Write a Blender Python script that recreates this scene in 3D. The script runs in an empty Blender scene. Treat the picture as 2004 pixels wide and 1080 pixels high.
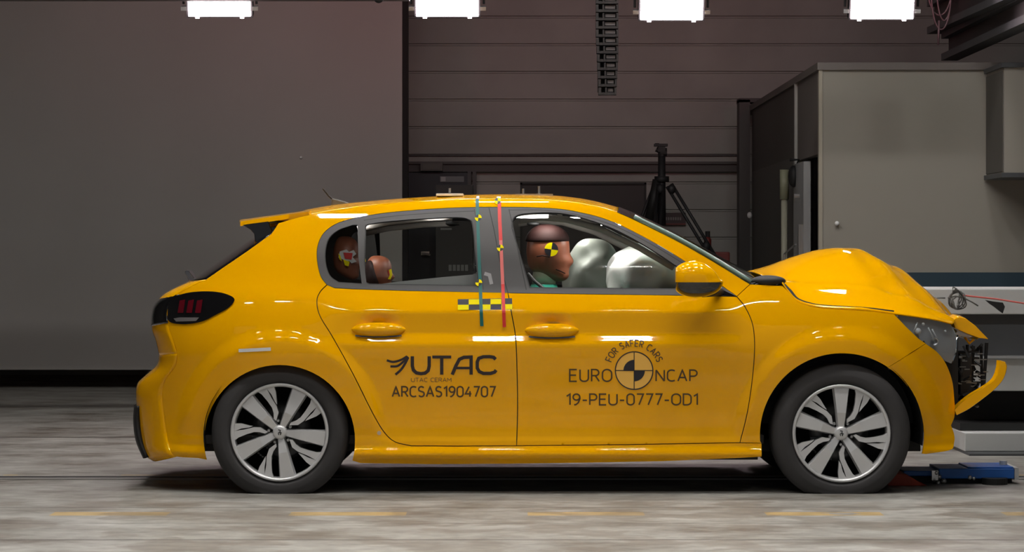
import bpy, bmesh, math, random
import numpy as np
from mathutils import Vector, Matrix
from mathutils.geometry import delaunay_2d_cdt
random.seed(7)
SC = bpy.context.scene; COL = SC.collection
# ------------------------------------------------------------------ camera, world, exposure
F = 5192.0; D0 = 12.0; H = 1.08; HZ = 500.0; CX = 1002.0
cam_d = bpy.data.cameras.new('camera'); cam = bpy.data.objects.new('camera', cam_d); COL.objects.link(cam)
cam.location = (0, -D0, H); cam.rotation_euler = (math.radians(90), 0, 0)
cam_d.sensor_width = 36; cam_d.lens = F/2004*36; cam_d.shift_y = (HZ-540)/2004
cam_d.clip_end = 200; SC.camera = cam
world = bpy.data.worlds.new('world'); SC.world = world; world.use_nodes = True
world.node_tree.nodes['Background'].inputs[0].default_value = (0.95, 0.97, 1.0, 1)
world.node_tree.nodes['Background'].inputs[1].default_value = 0.14
vs = SC.view_settings; vs.view_transform = 'Standard'; vs.look = 'None'; vs.exposure = 0.24; vs.gamma = 1; vs.use_curve_mapping = False
KEY_E = 146.0; TOP_E = 70.0; BACK_E = 30.0; GLARE_E = 32.0
# ------------------------------------------------------------------ helpers
def P(px, py, y=0.0):
    return Vector(((px-CX)/F*(D0+y), y, H-(py-HZ)/F*(D0+y)))
def mat(name, col, rough=0.5, metal=0.0, coat=0.0, spec=0.5, emit=None, es=0.0, noise=None, nscale=8.0, bump=0.0):
    m = bpy.data.materials.new(name); m.use_nodes = True
    nt = m.node_tree; b = nt.nodes['Principled BSDF']
    b.inputs['Base Color'].default_value = (*col, 1); b.inputs['Roughness'].default_value = rough
    b.inputs['Metallic'].default_value = metal; b.inputs['Coat Weight'].default_value = coat
    b.inputs['Coat Roughness'].default_value = 0.03; b.inputs['Specular IOR Level'].default_value = spec
    if emit: b.inputs['Emission Color'].default_value = (*emit, 1); b.inputs['Emission Strength'].default_value = es
    tc = nt.nodes.new('ShaderNodeTexCoord'); n = nt.nodes.new('ShaderNodeTexNoise')
    n.inputs['Scale'].default_value = nscale; n.inputs['Detail'].default_value = 5
    nt.links.new(tc.outputs['Object'], n.inputs['Vector'])
    a = noise if noise is not None else 0.04
    mr = nt.nodes.new('ShaderNodeMapRange'); mr.inputs['To Min'].default_value = 1-a; mr.inputs['To Max'].default_value = 1+a
    mx = nt.nodes.new('ShaderNodeVectorMath'); mx.operation = 'SCALE'; mx.inputs[0].default_value = col
    nt.links.new(n.outputs['Fac'], mr.inputs['Value']); nt.links.new(mr.outputs[0], mx.inputs['Scale'])
    nt.links.new(mx.outputs[0], b.inputs['Base Color'])
    if bump:
        bp = nt.nodes.new('ShaderNodeBump'); bp.inputs['Strength'].default_value = bump; bp.inputs['Distance'].default_value = 0.01
        nt.links.new(n.outputs['Fac'], bp.inputs['Height']); nt.links.new(bp.outputs[0], b.inputs['Normal'])
    return m
def glassmat(name, tint, refl=1.0):
    m = bpy.data.materials.new(name); m.use_nodes = True; nt = m.node_tree; nt.nodes.clear()
    o = nt.nodes.new('ShaderNodeOutputMaterial'); t = nt.nodes.new('ShaderNodeBsdfTransparent'); g = nt.nodes.new('ShaderNodeBsdfGlossy')
    t.inputs[0].default_value = (*tint, 1); g.inputs['Roughness'].default_value = 0.02
    g.inputs[0].default_value = (refl, refl, refl, 1)
    # thin pane: Schlick reflectance, the same from either face
    lw = nt.nodes.new('ShaderNodeLayerWeight'); lw.inputs[0].default_value = .5
    pw = nt.nodes.new('ShaderNodeMath'); pw.operation = 'POWER'; pw.inputs[1].default_value = 5; nt.links.new(lw.outputs['Facing'], pw.inputs[0])
    f = nt.nodes.new('ShaderNodeMath'); f.operation = 'MULTIPLY_ADD'; f.inputs[1].default_value = .93; f.inputs[2].default_value = .05; nt.links.new(pw.outputs[0], f.inputs[0])
    mx = nt.nodes.new('ShaderNodeMixShader')
    nt.links.new(f.outputs[0], mx.inputs[0]); nt.links.new(t.outputs[0], mx.inputs[1]); nt.links.new(g.outputs[0], mx.inputs[2])
    nt.links.new(mx.outputs[0], o.inputs[0]); return m
M = {}
M['paint'] = mat('yellow_paint', (0.97, 0.455, 0.0), 0.42, 0.0, 0.9, 0.0, noise=0.0)
M['paint'].node_tree.nodes['Principled BSDF'].inputs['Coat IOR'].default_value = 1.45
M['grey'] = mat('satin_grey_trim', (0.062, 0.058, 0.057), 0.5)
M['rubber'] = mat('black_rubber', (0.018, 0.017, 0.017), 0.55)
M['gloss'] = mat('gloss_black', (0.006, 0.006, 0.007), 0.08, coat=1)
M['dark'] = mat('dark_plastic', (0.012, 0.012, 0.013), 0.6)
M['tyre'] = mat('tyre_rubber', (0.035, 0.033, 0.033), 0.7, noise=0.15, nscale=20, bump=0.1)
M['silver'] = mat('machined_alloy', (0.66, 0.66, 0.66), 0.30, 0.4)
M['steel'] = mat('bright_steel', (0.6, 0.6, 0.6), 0.28, 0.9)
M['inter'] = mat('interior_grey', (0.05, 0.045, 0.042), 0.8, noise=0.2)
M['liner'] = mat('headliner_fabric', (0.34, 0.31, 0.29), 0.9, noise=0.08)
M['glass'] = glassmat('window_glass', (0.86, 0.88, 0.86))
M['glassd'] = glassmat('tinted_glass', (0.35, 0.37, 0.38))
M['screen'] = glassmat('windscreen_glass', (0.45, 0.62, 0.58))
M['lens'] = glassmat('lamp_lens', (0.75, 0.78, 0.8))
M['redlens'] = mat('dark_red_lens', (0.11, 0.004, 0.01), 0.12, coat=1)
M['decal'] = mat('dark_brown_lettering', (0.035, 0.022, 0.02), 0.5)
M['decalm'] = mat('brown_lettering', (0.10, 0.052, 0.012), 0.5)
M['decalbr'] = mat('faint_brown_lettering', (0.22, 0.10, 0.012), 0.5)
M['peach'] = mat('pale_orange_vinyl', (1.0, 0.57, 0.12), 0.6, spec=.1)
M['ytape'] = mat('bright_yellow_vinyl', (1.0, 0.84, 0.0), 0.6, spec=.1)
M['btape'] = mat('black_vinyl', (0.02, 0.018, 0.025), 0.5)
M['gtape'] = mat('teal_tape', (0.003, 0.13, 0.115), 0.5)
M['rtape'] = mat('red_tape', (0.75, 0.035, 0.03), 0.5)
M['ptape'] = mat('pale_red_tape', (0.75, 0.16, 0.14), 0.5)
M['white'] = mat('white_paint', (0.75, 0.75, 0.74), 0.5)
M['skin'] = mat('brown_dummy_vinyl', (0.33, 0.105, 0.055), 0.42, noise=0.12)
M['cap'] = mat('dark_maroon_vinyl', (0.020, 0.006, 0.005), 0.75, spec=.2)
M['bag'] = mat('silver_airbag_fabric', (0.62, 0.63, 0.60), 0.42, 0.15, noise=0.12, nscale=6, bump=0.35)
M['bagd'] = mat('grey_airbag_fabric', (0.30, 0.32, 0.28), 0.5, 0.1, noise=0.15, nscale=7, bump=0.35)
M['teal'] = mat('teal_shirt_cloth', (0.005, 0.22, 0.15), 0.8)
M['panel'] = mat('grey_screen_fabric', (0.35, 0.328, 0.31), 0.75, noise=0.10, nscale=0.9)
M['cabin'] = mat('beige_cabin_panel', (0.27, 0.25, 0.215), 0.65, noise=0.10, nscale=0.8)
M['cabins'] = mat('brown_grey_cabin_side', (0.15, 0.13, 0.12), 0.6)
M['blue'] = mat('navy_stripe_paint', (0.02, 0.045, 0.065), 0.5)
M['bgrey'] = mat('barrier_light_grey', (0.48, 0.49, 0.48), 0.55, noise=0.15, nscale=3)
M['bdark'] = mat('barrier_dark_grey', (0.055, 0.058, 0.062), 0.5, noise=0.2, nscale=3)
M['black'] = mat('matt_black', (0.008, 0.008, 0.008), 0.6)
M['blueb'] = mat('blue_enamel', (0.012, 0.13, 0.50), 0.4, noise=0.2)
M['orange'] = mat('orange_red_paint', (0.42, 0.045, 0.012), 0.5)
M['redp'] = mat('dull_red_paint', (0.16, 0.02, 0.015), 0.5)
M['door'] = mat('dark_blue_door_paint', (0.018, 0.024, 0.032), 0.5)
M['cream'] = mat('cream_pipe_paint', (0.34, 0.33, 0.26), 0.5)
M['wire'] = mat('grey_cable', (0.16, 0.16, 0.15), 0.4, 0.3)

def setp(o, label=None, cat=None, group=None, kind=None):
    if label: o['label'] = label
    if cat: o['category'] = cat
    if group: o['group'] = group
    if kind: o['kind'] = kind
    return o
def thing(name, label, cat, loc=(0, 0, 0), group=None):
    o = bpy.data.objects.new(name, None); COL.objects.link(o); o.location = loc; o.empty_display_size = 0.1
    return setp(o, label, cat, group)
def link(name, me, m, parent=None, smooth=False):
    o = bpy.data.objects.new(name, me); COL.objects.link(o)
    ms = m if isinstance(m, (list, tuple)) else [m]
    for q in ms: me.materials.append(q)
    if smooth: me.polygons.foreach_set('use_smooth', [True]*len(me.polygons))
    if parent:
        o.parent = parent
        o.matrix_parent_inverse = Matrix.Translation(-parent.location)   # parts keep their own world placing
    return o
class MB:
    """collects primitives into one mesh"""
    def __init__(s): s.v = []; s.f = []; s.mi = []
    def add(s, vs, fs, mi=0):
        b = len(s.v); s.v += [tuple(v) for v in vs]; s.f += [[b+i for i in f] for f in fs]; s.mi += [mi]*len(fs); return s
    def box(s, a, b, mi=0):
        x0, y0, z0 = a; x1, y1, z1 = b
        v = [(x0,y0,z0),(x1,y0,z0),(x1,y1,z0),(x0,y1,z0),(x0,y0,z1),(x1,y0,z1),(x1,y1,z1),(x0,y1,z1)]
        return s.add(v, [(0,3,2,1),(4,5,6,7),(0,1,5,4),(1,2,6,5),(2,3,7,6),(3,0,4,7)], mi)
    def tube(s, pts, r, n=10, mi=0, r2=None):
        pts = [Vector(p) for p in pts]; rings = []
        for i, p in enumerate(pts):
            t = (pts[min(i+1, len(pts)-1)]-pts[max(i-1, 0)]).normalized()
            u = t.cross(Vector((0.13, 0.2, 0.97)));
            if u.length < 1e-3: u = t.cross(Vector((1, 0, 0)))
            u.normalize(); w = t.cross(u)
            rr = r if r2 is None else r+(r2-r)*i/(len(pts)-1)
            rings.append([p+(u*math.cos(k*2*math.pi/n)+w*math.sin(k*2*math.pi/n))*rr for k in range(n)])
        v = [q for R in rings for q in R]; f = []
        for i in range(len(pts)-1):
            for k in range(n):
                a = i*n+k; b = i*n+(k+1) % n; f.append((a, b, b+n, a+n))
        f.append(tuple(range(n))[::-1]); f.append(tuple((len(pts)-1)*n+k for k in range(n)))
        return s.add(v, f, mi)
    def prism(s, poly, y0, y1, mi=0):
        """poly: world (x,z) list, extruded along y"""
        n = len(poly); v = [(x, y0, z) for x, z in poly]+[(x, y1, z) for x, z in poly]
        f = [tuple(range(n)), tuple(range(2*n-1, n-1, -1))]
        f += [(i, i+n, (i+1) % n+n, (i+1) % n) for i in range(n)]
        return s.add(v, f, mi)
    def lathe(s, prof, c, n=72, mi=0, axis='y', close=False):
        """prof: (radius, offset along axis)"""
        v = []; f = []; m = len(prof)
        for k in range(n):
            a = 2*math.pi*k/n; ca, sa = math.cos(a), math.sin(a)
            for r, o in prof:
                v.append((c[0]+r*ca, c[1]+o, c[2]+r*sa) if axis == 'y' else (c[0]+r*ca, c[1]+r*sa, c[2]+o))
        for k in range(n):
            for j in range(m-1 if not close else m):
                a = k*m+j; b = k*m+(j+1) % m; c2 = ((k+1) % n)*m
                f.append((a, c2+j, c2+(j+1) % m, b))
        return s.add(v, f, mi)
    def ell(s, c, r, n=20, m=12, mi=0):
        v = []; f = []
        for i in range(m+1):
            ph = math.pi*i/m
            for k in range(n):
                a = 2*math.pi*k/n
                v.append((c[0]+r[0]*math.sin(ph)*math.cos(a), c[1]+r[1]*math.sin(ph)*math.sin(a), c[2]+r[2]*math.cos(ph)))
        for i in range(m):
            for k in range(n):
                a = i*n+k; b = i*n+(k+1) % n; f.append((a, a+n, b+n, b))
        return s.add(v, f, mi)
    def mesh(s, name):
        me = bpy.data.meshes.new(name); me.from_pydata(s.v, [], s.f)
        me.polygons.foreach_set('material_index', s.mi); me.update(); return me
    def build(s, name, m, parent=None, smooth=False, bevel=0, auto=None):
        me = s.mesh(name); bm = bmesh.new(); bm.from_mesh(me); bmesh.ops.recalc_face_normals(bm, faces=bm.faces); bm.to_mesh(me); bm.free()
        o = link(name, me, m, parent, smooth or auto is not None)
        if auto is not None: me.set_sharp_from_angle(angle=math.radians(auto))
        if bevel:
            bv = o.modifiers.new('bevel', 'BEVEL'); bv.width = bevel; bv.segments = 2; bv.limit_method = 'ANGLE'
        return o
# ------------------------------------------------------------------ lamps of the hall (out of frame above the near side and the car, plus four in view)
def floodlight(cx, cy, cz, w, h, tilt, E, label, group, hang=None, part_detail=True, yaw=0.0, col=(1, 0.97, 0.94)):
    """a box lamp whose glowing face looks along -y tipped down by tilt (deg); yaw turns it"""
    t = thing('floodlight', label, 'light', (cx, cy, cz), group)
    R = Matrix.Rotation(math.radians(yaw), 4, 'Z') @ Matrix.Rotation(math.radians(tilt), 4, 'X')
    def tr(mb):
        mb.v = [tuple(Vector((cx, cy, cz))+R @ Vector(v)) for v in mb.v]; return mb
    body = MB(); body.box((-w/2-.012, .004, -h/2-.012), (w/2+.012, .09, h/2+.012))
    for i in range(7):
        x = -w/2+.03+i*(w-.06)/6; body.box((x-.005, .09, -h/2), (x+.005, .13, h/2))
    tr(body).build('housing', M['dark'], t)
    face = MB(); face.box((-w/2, -.006, -h/2), (w/2, .006, h/2))
    for sx in (-1, 1): face.box((sx*w*.36-.012, -.004, -h/2-.016), (sx*w*.36+.012, .004, -h/2))
    lm = bpy.data.materials.new('glowing_panel'); lm.use_nodes = True
    b = lm.node_tree.nodes['Principled BSDF']; b.inputs['Emission Color'].default_value = (*col, 1); b.inputs['Emission Strength'].default_value = E
    tr(face).build('light_panel', lm, t)
    for sx in (-1, 1):
        br = MB(); br.box((sx*(w/2+.03)-.018, .0, -h/2+.035), (sx*(w/2+.03)+.018, .03, -h/2+.06)); tr(br).build('bracket_knob', M['steel'], t)
    yk = MB()
    for sx in (-1, 1): yk.tube([(sx*(w/2+.035), .05, -h*.28), (sx*(w/2+.035), .05, h*.75)], .008)
    yk.tube([(-w/2-.035, .05, h*.75), (w/2+.035, .05, h*.75)], .009)
    tr(yk).build('yoke', M['dark'], t)
    if hang:
        p = Vector((cx, cy, cz))+R @ Vector((0, .05, h*.75))
        MB().tube([p, (p.x, p.y, hang)], .015).build('hanger', M['dark'], t)
    return t
CEIL = 6.4
NEARG = 'floodlights above the camera side of the hall'
for x, w_ in ((-3.1, 'leftmost'), (-1.62, 'second from the left'), (-.93, 'third from the left'), (-.09, 'middle'), (.75, 'third from the right'), (1.75, 'second from the right'), (2.8, 'rightmost')):
    floodlight(x, -3.6, 4.7, .31, .40, 48, KEY_E, w_+' floodlight of the camera side row, facing the yellow car', NEARG, hang=CEIL)
TOPG = 'floodlights straight above the car'
for x, w_ in ((-2.4, 'the tail'), (-1.2, 'the rear wheel'), (0, 'the middle'), (1.2, 'the hood'), (2.4, 'the nose')):
    for yy, v_ in ((-1.2, 'near'), (1.9, 'far')):
        floodlight(x, yy, 5.4, .45, .35, 90, TOP_E, 'downward floodlight of the %s row, high above %s of the yellow car' % (v_, w_), TOPG, hang=CEIL)
BY = 5.0
for px, bot, lab in ((428, 33, 'leftmost of the four glaring floodlights along the top edge'), (875, 33, 'second glaring floodlight from the left, nearest the hanging grey screen edge'),
                (1315, 40, 'third glaring floodlight from the left, just right of the hanging cable chain'), (1728, 38, 'rightmost of the four glaring floodlights, above the beige cabin')):
    d = D0+BY; w = 122/F*d; h = 0.30
    c = P(px, bot, BY)
    fl_ = floodlight(c.x, BY, c.z+h/2, w, h, 22, BACK_E, lab, 'floodlights in view', hang=CEIL, col=(1, .80, .84))
    # added reddish spot behind each lamp, imitates pink camera glare on the wall
    ld = bpy.data.lights.new('added_glare', 'SPOT'); ld.energy = GLARE_E; ld.color = (1, .22, .30); ld.spot_size = math.radians(105); ld.spot_blend = 1; ld.shadow_soft_size = .1
    lo = bpy.data.objects.new('added_glare_light', ld); COL.objects.link(lo); lo.parent = fl_; lo.location = (0, .30, .02); lo.rotation_euler = (math.radians(118), 0, 0)
# ------------------------------------------------------------------ setting
def wire_nodes(nt, *a): pass
def floor_material():
    m = bpy.data.materials.new('worn_concrete'); m.use_nodes = True; nt = m.node_tree; N = nt.nodes; L = nt.links
    b = N['Principled BSDF']; b.inputs['Roughness'].default_value = 0.55
    tc = N.new('ShaderNodeTexCoord'); mp = N.new('ShaderNodeMapping'); mp.inputs['Scale'].default_value = (0.85, 1.25, 1)
    L.new(tc.outputs['Object'], mp.inputs['Vector'])
    n1 = N.new('ShaderNodeTexNoise'); n1.inputs['Scale'].default_value = 1.9; n1.inputs['Detail'].default_value = 8; n1.inputs['Roughness'].default_value = .65
    L.new(mp.outputs[0], n1.inputs['Vector'])
    cr = N.new('ShaderNodeValToRGB'); e = cr.color_ramp.elements
    e[0].position = .34; e[0].color = (.115, .098, .078, 1); e[1].position = .66; e[1].color = (.34, .335, .305, 1)
    q = cr.color_ramp.elements.new(.48); q.color = (.235, .224, .20, 1)
    L.new(n1.outputs['Fac'], cr.inputs[0])
    # yellow paint remnants in two worn rows
    sp = N.new('ShaderNodeSeparateXYZ'); L.new(tc.outputs['Object'], sp.inputs[0])
    def math_(op, a, bb=None, c=None):
        n = N.new('ShaderNodeMath'); n.operation = op
        for i, q in enumerate((a, bb, c)):
            if q is None: continue
            if isinstance(q, (int, float)): n.inputs[i].default_value = q
            else: L.new(q, n.inputs[i])
        return n.outputs[0]
    def band(y0, hw):
        d = math_('ABSOLUTE', math_('SUBTRACT', sp.outputs[1], y0)); return math_('LESS_THAN', d, hw)
    n2 = N.new('ShaderNodeTexNoise'); n2.inputs['Scale'].default_value = 1.1; mp2 = N.new('ShaderNodeMapping'); mp2.inputs['Scale'].default_value = (1.0, 2.2, 1)
    mp2.inputs['Location'].default_value = (3.3, 0.4, 0); n2.inputs['Detail'].default_value = 4
    L.new(tc.outputs['Object'], mp2.inputs['Vector']); L.new(mp2.outputs[0], n2.inputs['Vector'])
    pat = math_('MULTIPLY', math_('GREATER_THAN', n2.outputs['Fac'], .42), math_('LESS_THAN', math_('FRACT', math_('MULTIPLY', math_('ADD', sp.outputs[0], 10.88), 1.005)), .49))
    yel = math_('MULTIPLY', math_('MAXIMUM', band(-.90, .075), band(1.05, .03)), pat)
    mx = N.new('ShaderNodeMixRGB'); mx.inputs[2].default_value = (.42, .27, .07, 1); L.new(math_('MULTIPLY', yel, .75), mx.inputs[0]); L.new(cr.outputs[0], mx.inputs[1])
    # oily brown dirt trodden into the strip in front of the track
    dz = math_('MULTIPLY', math_('LESS_THAN', sp.outputs[1], -.35), 1.0)
    n4 = N.new('ShaderNodeTexNoise'); n4.inputs['Scale'].default_value = 2.6; n4.inputs['Detail'].default_value = 6; L.new(tc.outputs['Object'], n4.inputs['Vector'])
    m4 = N.new('ShaderNodeMapRange'); m4.inputs['From Min'].default_value = .50; m4.inputs['From Max'].default_value = .56; L.new(n4.outputs['Fac'], m4.inputs['Value'])
    md = N.new('ShaderNodeMixRGB'); md.inputs[2].default_value = (.13, .105, .082, 1); L.new(math_('MULTIPLY', math_('MULTIPLY', dz, m4.outputs[0]), .5), md.inputs[0]); L.new(mx.outputs[0], md.inputs[1]); mx = md
    # joints and grooves
    j = math_('MAXIMUM', math_('MAXIMUM', band(-1.92, .012), band(-.62, .008)), math_('MAXIMUM', band(3.78, .035), band(-1.3, .005)))
    xr = math_('ADD', sp.outputs[0], math_('MULTIPLY', sp.outputs[1], -0.9))
    dg = math_('LESS_THAN', math_('ABSOLUTE', math_('ADD', xr, 3.05)), .012)
    dg = math_('MULTIPLY', dg, math_('LESS_THAN', sp.outputs[1], .85))
    dg = math_('MULTIPLY', dg, math_('GREATER_THAN', sp.outputs[1], -.7))
    j = math_('MAXIMUM', j, dg)
    mj = N.new('ShaderNodeMixRGB'); mj.inputs[2].default_value = (.035, .028, .024, 1); L.new(math_('MULTIPLY', j, .8), mj.inputs[0]); L.new(mx.outputs[0], mj.inputs[1])
    # speckle chips
    n3 = N.new('ShaderNodeTexNoise'); n3.inputs['Scale'].default_value = 14; n3.inputs['Detail'].default_value = 6
    mp3 = N.new('ShaderNodeMapping'); mp3.inputs['Scale'].default_value = (.6, .8, 1); L.new(tc.outputs['Object'], mp3.inputs['Vector']); L.new(mp3.outputs[0], n3.inputs['Vector'])
    mr = N.new('ShaderNodeMapRange'); mr.inputs['From Min'].default_value = .3; mr.inputs['From Max'].default_value = .7; mr.inputs['To Min'].default_value = .80; mr.inputs['To Max'].default_value = 1.16
    L.new(n3.outputs['Fac'], mr.inputs['Value'])
    sc = N.new('ShaderNodeVectorMath'); sc.operation = 'SCALE'; L.new(mj.outputs[0], sc.inputs[0]); L.new(mr.outputs[0], sc.inputs['Scale'])
    L.new(sc.outputs[0], b.inputs['Base Color'])
    bp = N.new('ShaderNodeBump'); bp.inputs['Strength'].default_value = .25; bp.inputs['Distance'].default_value = .01
    L.new(n3.outputs['Fac'], bp.inputs['Height']); L.new(bp.outputs[0], b.inputs['Normal'])
    return m
def struct(o): o['kind'] = 'structure'; return o
struct(MB().box((-9, -13, -.1), (9, 14, 0)).build('floor', floor_material()))
def rib_material():
    m = bpy.data.materials.new('sectional_wall_panels'); m.use_nodes = True; nt = m.node_tree; N = nt.nodes; L = nt.links
    b = N['Principled BSDF']; b.inputs['Roughness'].default_value = .5
    tc = N.new('ShaderNodeTexCoord'); n = N.new('ShaderNodeTexNoise'); n.inputs['Scale'].default_value = 1.3; n.inputs['Detail'].default_value = 4
    L.new(tc.outputs['Object'], n.inputs['Vector']); cr = N.new('ShaderNodeValToRGB'); e = cr.color_ramp.elements
    e[0].color = (.28, .285, .26, 1); e[1].color = (.38, .385, .35, 1); e[0].position = .3; e[1].position = .7
    L.new(n.outputs['Fac'], cr.inputs[0]); L.new(cr.outputs[0], b.inputs['Base Color']); return m
BW = 12.0  # y of the back wall
wb = MB(); prof = []; z = 0.0
while z < CEIL:                       # stacked shallow horizontal panels with grooves
    prof += [(BW, z), (BW, z+.225), (BW+.02, z+.232), (BW+.02, z+.243)]; z += .25
vv = []; ff = []
for i, (y, z) in enumerate(prof): vv += [(-9, y, min(z, CEIL)), (9, y, min(z, CEIL))]
for i in range(len(prof)-1): ff.append((2*i, 2*i+1, 2*i+3, 2*i+2))
wb.add(vv, ff); wb.box((-9, BW+.03, 0), (9, BW+.15, CEIL))
struct(wb.build('wall_back', rib_material()))
M['wall'] = mat('dark_hall_wall', (.07, .065, .06), .8)
struct(MB().box((-9, -13, CEIL), (9, 14, CEIL+.1)).build('ceiling', M['wall']))
struct(MB().box((-9.1, -13, 0), (-9, 14, CEIL)).build('wall_left', M['wall']))
struct(MB().box((9, -13, 0), (9.1, 14, CEIL)).build('wall_right', M['wall']))
def pbox(px0, py0, px1, py1, y, dep):
    a = P(px0, py1, y); b = P(px1, py0, y); return (a.x, y, a.z), (b.x, y+dep, b.z)
# horizontal rail and ledges on the back wall
struct(MB().box(*pbox(796, 320, 1447, 336, BW-.08, .08)).box(*pbox(796, 316, 1447, 321, BW-.11, .11)).box(*pbox(796, 302, 1447, 305, BW-.03, .03)).build('trim_1', mat('rail_dark', (.06, .055, .05), .5)))
struct(MB().box(*pbox(787, -300, 798, 900, BW-1.2, .2)).build('trim_2', M['black']))
struct(MB().box(*pbox(1447, 195, 1468, 1000, BW-.9, .25)).box(*pbox(1447, 192, 1505, 200, BW-.9, .3)).build('trim_3', mat('post_dark', (.04, .038, .035), .5)))
# rail slot in the floor, under the car
struct(MB().box((-9, .78, 0), (9, .83, .006)).box((-9, .93, 0), (9, .97, .006)).build('trim_4', mat('rail_steel', (.32, .31, .29), .5, .3)))
struct(MB().box((-9, .83, -.001), (9, .93, .003)).build('trim_5', M['black']))
# left hanging screen
sy = 9.6; d = D0+sy
a = P(-500, 716, sy); b_ = P(787, -260, sy)
scr = thing('hanging_screen', 'large plain grey hanging screen filling the left of the hall behind the car', 'screen', ((a.x+b_.x)/2, sy, 0))
sc = MB(); nx = 40
vv = []; ff = []
for i in range(nx+1):
    x = a.x+(b_.x-a.x)*i/nx; yy = sy+.004*math.sin(i*.5)
    zb = P(0, 716, sy).z
    vv += [(x, yy, zb), (x, yy, min(b_.z, CEIL)), (x, yy+.03, min(b_.z, CEIL)), (x, yy+.03, zb)]
for i in range(nx):
    for k in range(4): ff.append((4*i+k, 4*i+4+k, 4*i+4+(k+1) % 4, 4*i+(k+1) % 4))
ff += [(0, 1, 2, 3), (4*nx, 4*nx+3, 4*nx+2, 4*nx+1)]
sc.add(vv, ff).build('screen_sheet', M['panel'], scr, auto=40)
zb = P(0, 716, sy).z
MB().box((a.x, sy-.02, zb-.03), (b_.x, sy+.04, zb)).build('bottom_bar', M['panel'], scr)
MB().box((a.x, sy-.02, min(b_.z, CEIL)-.05), (b_.x, sy+.05, min(b_.z, CEIL))).build('top_bar', M['dark'], scr)
# dim steel beams at the top of the hall
cy0 = P(400, 3, 8)
zt = P(0, -2, 4.4)
setp(MB().box((P(-300, 0, 4.4).x, 4.4, zt.z), (P(800, 0, 4.4).x, 4.55, zt.z+.12)).box((P(-300, 0, 4.4).x, 4.45, zt.z+.12), (P(-290, 0, 4.4).x, 4.5, CEIL)).box((P(600, 0, 4.4).x, 4.45, zt.z+.12), (P(608, 0, 4.4).x, 4.5, CEIL)).build('lamp_beam', mat('beam_brown', (.10, .08, .08), .5)),
     'thin steel beam along the top edge in front of the grey hanging screen', 'beam')
bp_ = P(741, -4, 4.3); jb = thing('hanging_hook_ball', 'small dark round hook ball hanging under the thin top beam', 'hook', tuple(bp_))
MB().ell(bp_, (.032, .032, .032)).build('ball', M['dark'], jb, smooth=True); MB().tube([bp_, (bp_.x, bp_.y, CEIL)], .006).build('rod', M['dark'], jb)
def girder(y0x, y0z, y1x, y1z, ya, yb, w, label):
    g = thing('roof_girder', label, 'beam', (y0x, ya, y0z), None)
    A = Vector((y0x, ya, y0z)); B = Vector((y1x, yb, y1z))
    mb = MB(); dz = Vector((0, 0, w))
    def bar(p, q, hh, ww):
        n = (q-p).normalized(); s = n.cross(Vector((0, 0, 1))).normalized()*ww; u = Vector((0, 0, hh))
        v = [p-s-u, p+s-u, p+s+u, p-s+u, q-s-u, q+s-u, q+s+u, q-s+u]
        mb.add(v, [(0, 1, 2, 3), (7, 6, 5, 4), (0, 4, 5, 1), (1, 5, 6, 2), (2, 6, 7, 3), (3, 7, 4, 0)])
    bar(A, B, .025, .06); bar(A+dz, B+dz, .025, .06); mb.build('flange', M['bdark'], g)
    mb = MB(); bar(A+dz*.5, B+dz*.5, w*.5, .006); mb.build('web', mat('girder_web', (.035, .03, .03), .6), g)
    for p in (A, B):
        MB().box((p.x-.02, p.y-.02, p.z+w), (p.x+.02, p.y+.02, CEIL)).build('hanger', M['dark'], g)
p0 = P(1858, 112, 7.4); p1 = P(2080, 10, 3.6)
girder(p0.x, p0.z, p1.x, p1.z, 7.4, 3.6, .16, 'lower dark steel girder slanting over the beige cabin at the upper right')
p0 = P(1830, 60, 7.6); p1 = P(2010, -20, 4.2)
girder(p0.x, p0.z, p1.x, p1.z, 7.6, 4.2, .2, 'upper dark steel girder slanting into the upper right corner')
# cabin on the right
CY = 6.0
cab = thing('control_cabin', 'tall beige panelled cabin behind the crumpled hood on the right', 'cabin', (P(1800, 500, CY).x, CY, 0))
x0 = P(1605, 0, CY).x; zt = P(0, 137, CY).z; y1 = 7.45
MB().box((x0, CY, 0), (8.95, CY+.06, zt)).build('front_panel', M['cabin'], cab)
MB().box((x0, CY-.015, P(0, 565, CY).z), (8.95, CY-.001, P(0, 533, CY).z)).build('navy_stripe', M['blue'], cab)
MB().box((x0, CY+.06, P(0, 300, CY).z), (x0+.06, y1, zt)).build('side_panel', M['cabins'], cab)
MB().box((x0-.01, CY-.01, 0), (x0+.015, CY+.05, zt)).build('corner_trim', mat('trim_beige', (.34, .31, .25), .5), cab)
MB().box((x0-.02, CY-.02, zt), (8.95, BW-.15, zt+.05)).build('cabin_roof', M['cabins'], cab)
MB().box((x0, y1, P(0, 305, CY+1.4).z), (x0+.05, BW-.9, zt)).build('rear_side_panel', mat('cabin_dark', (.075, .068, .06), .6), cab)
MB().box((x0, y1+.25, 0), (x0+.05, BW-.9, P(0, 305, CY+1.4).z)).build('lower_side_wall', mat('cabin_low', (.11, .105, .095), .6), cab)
MB().box((x0+.12, CY+.3, 0), (x0+.16, y1, 2.2)).build('doorway_recess', M['black'], cab)
MB().box((x0-.02, y1-.02, 0), (x0+.03, y1+.03, zt)).build('rear_corner_post', mat('trim_pale', (.42, .41, .39), .4), cab)
dr = MB().box((x0-.03, CY+.75, 0), (x0+.02, y1-.03, P(0, 318, CY+1).z)).build('door', mat('pale_door', (.33, .33, .33), .5), cab)
MB().box((x0-.06, CY+.8, 1.05), (x0-.03, CY+.84, 1.30)).tube([(x0-.05, CY+.82, 1.5), (x0-.09, CY+.82, 1.5)], .02).build('handle', M['steel'], dr)
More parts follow.
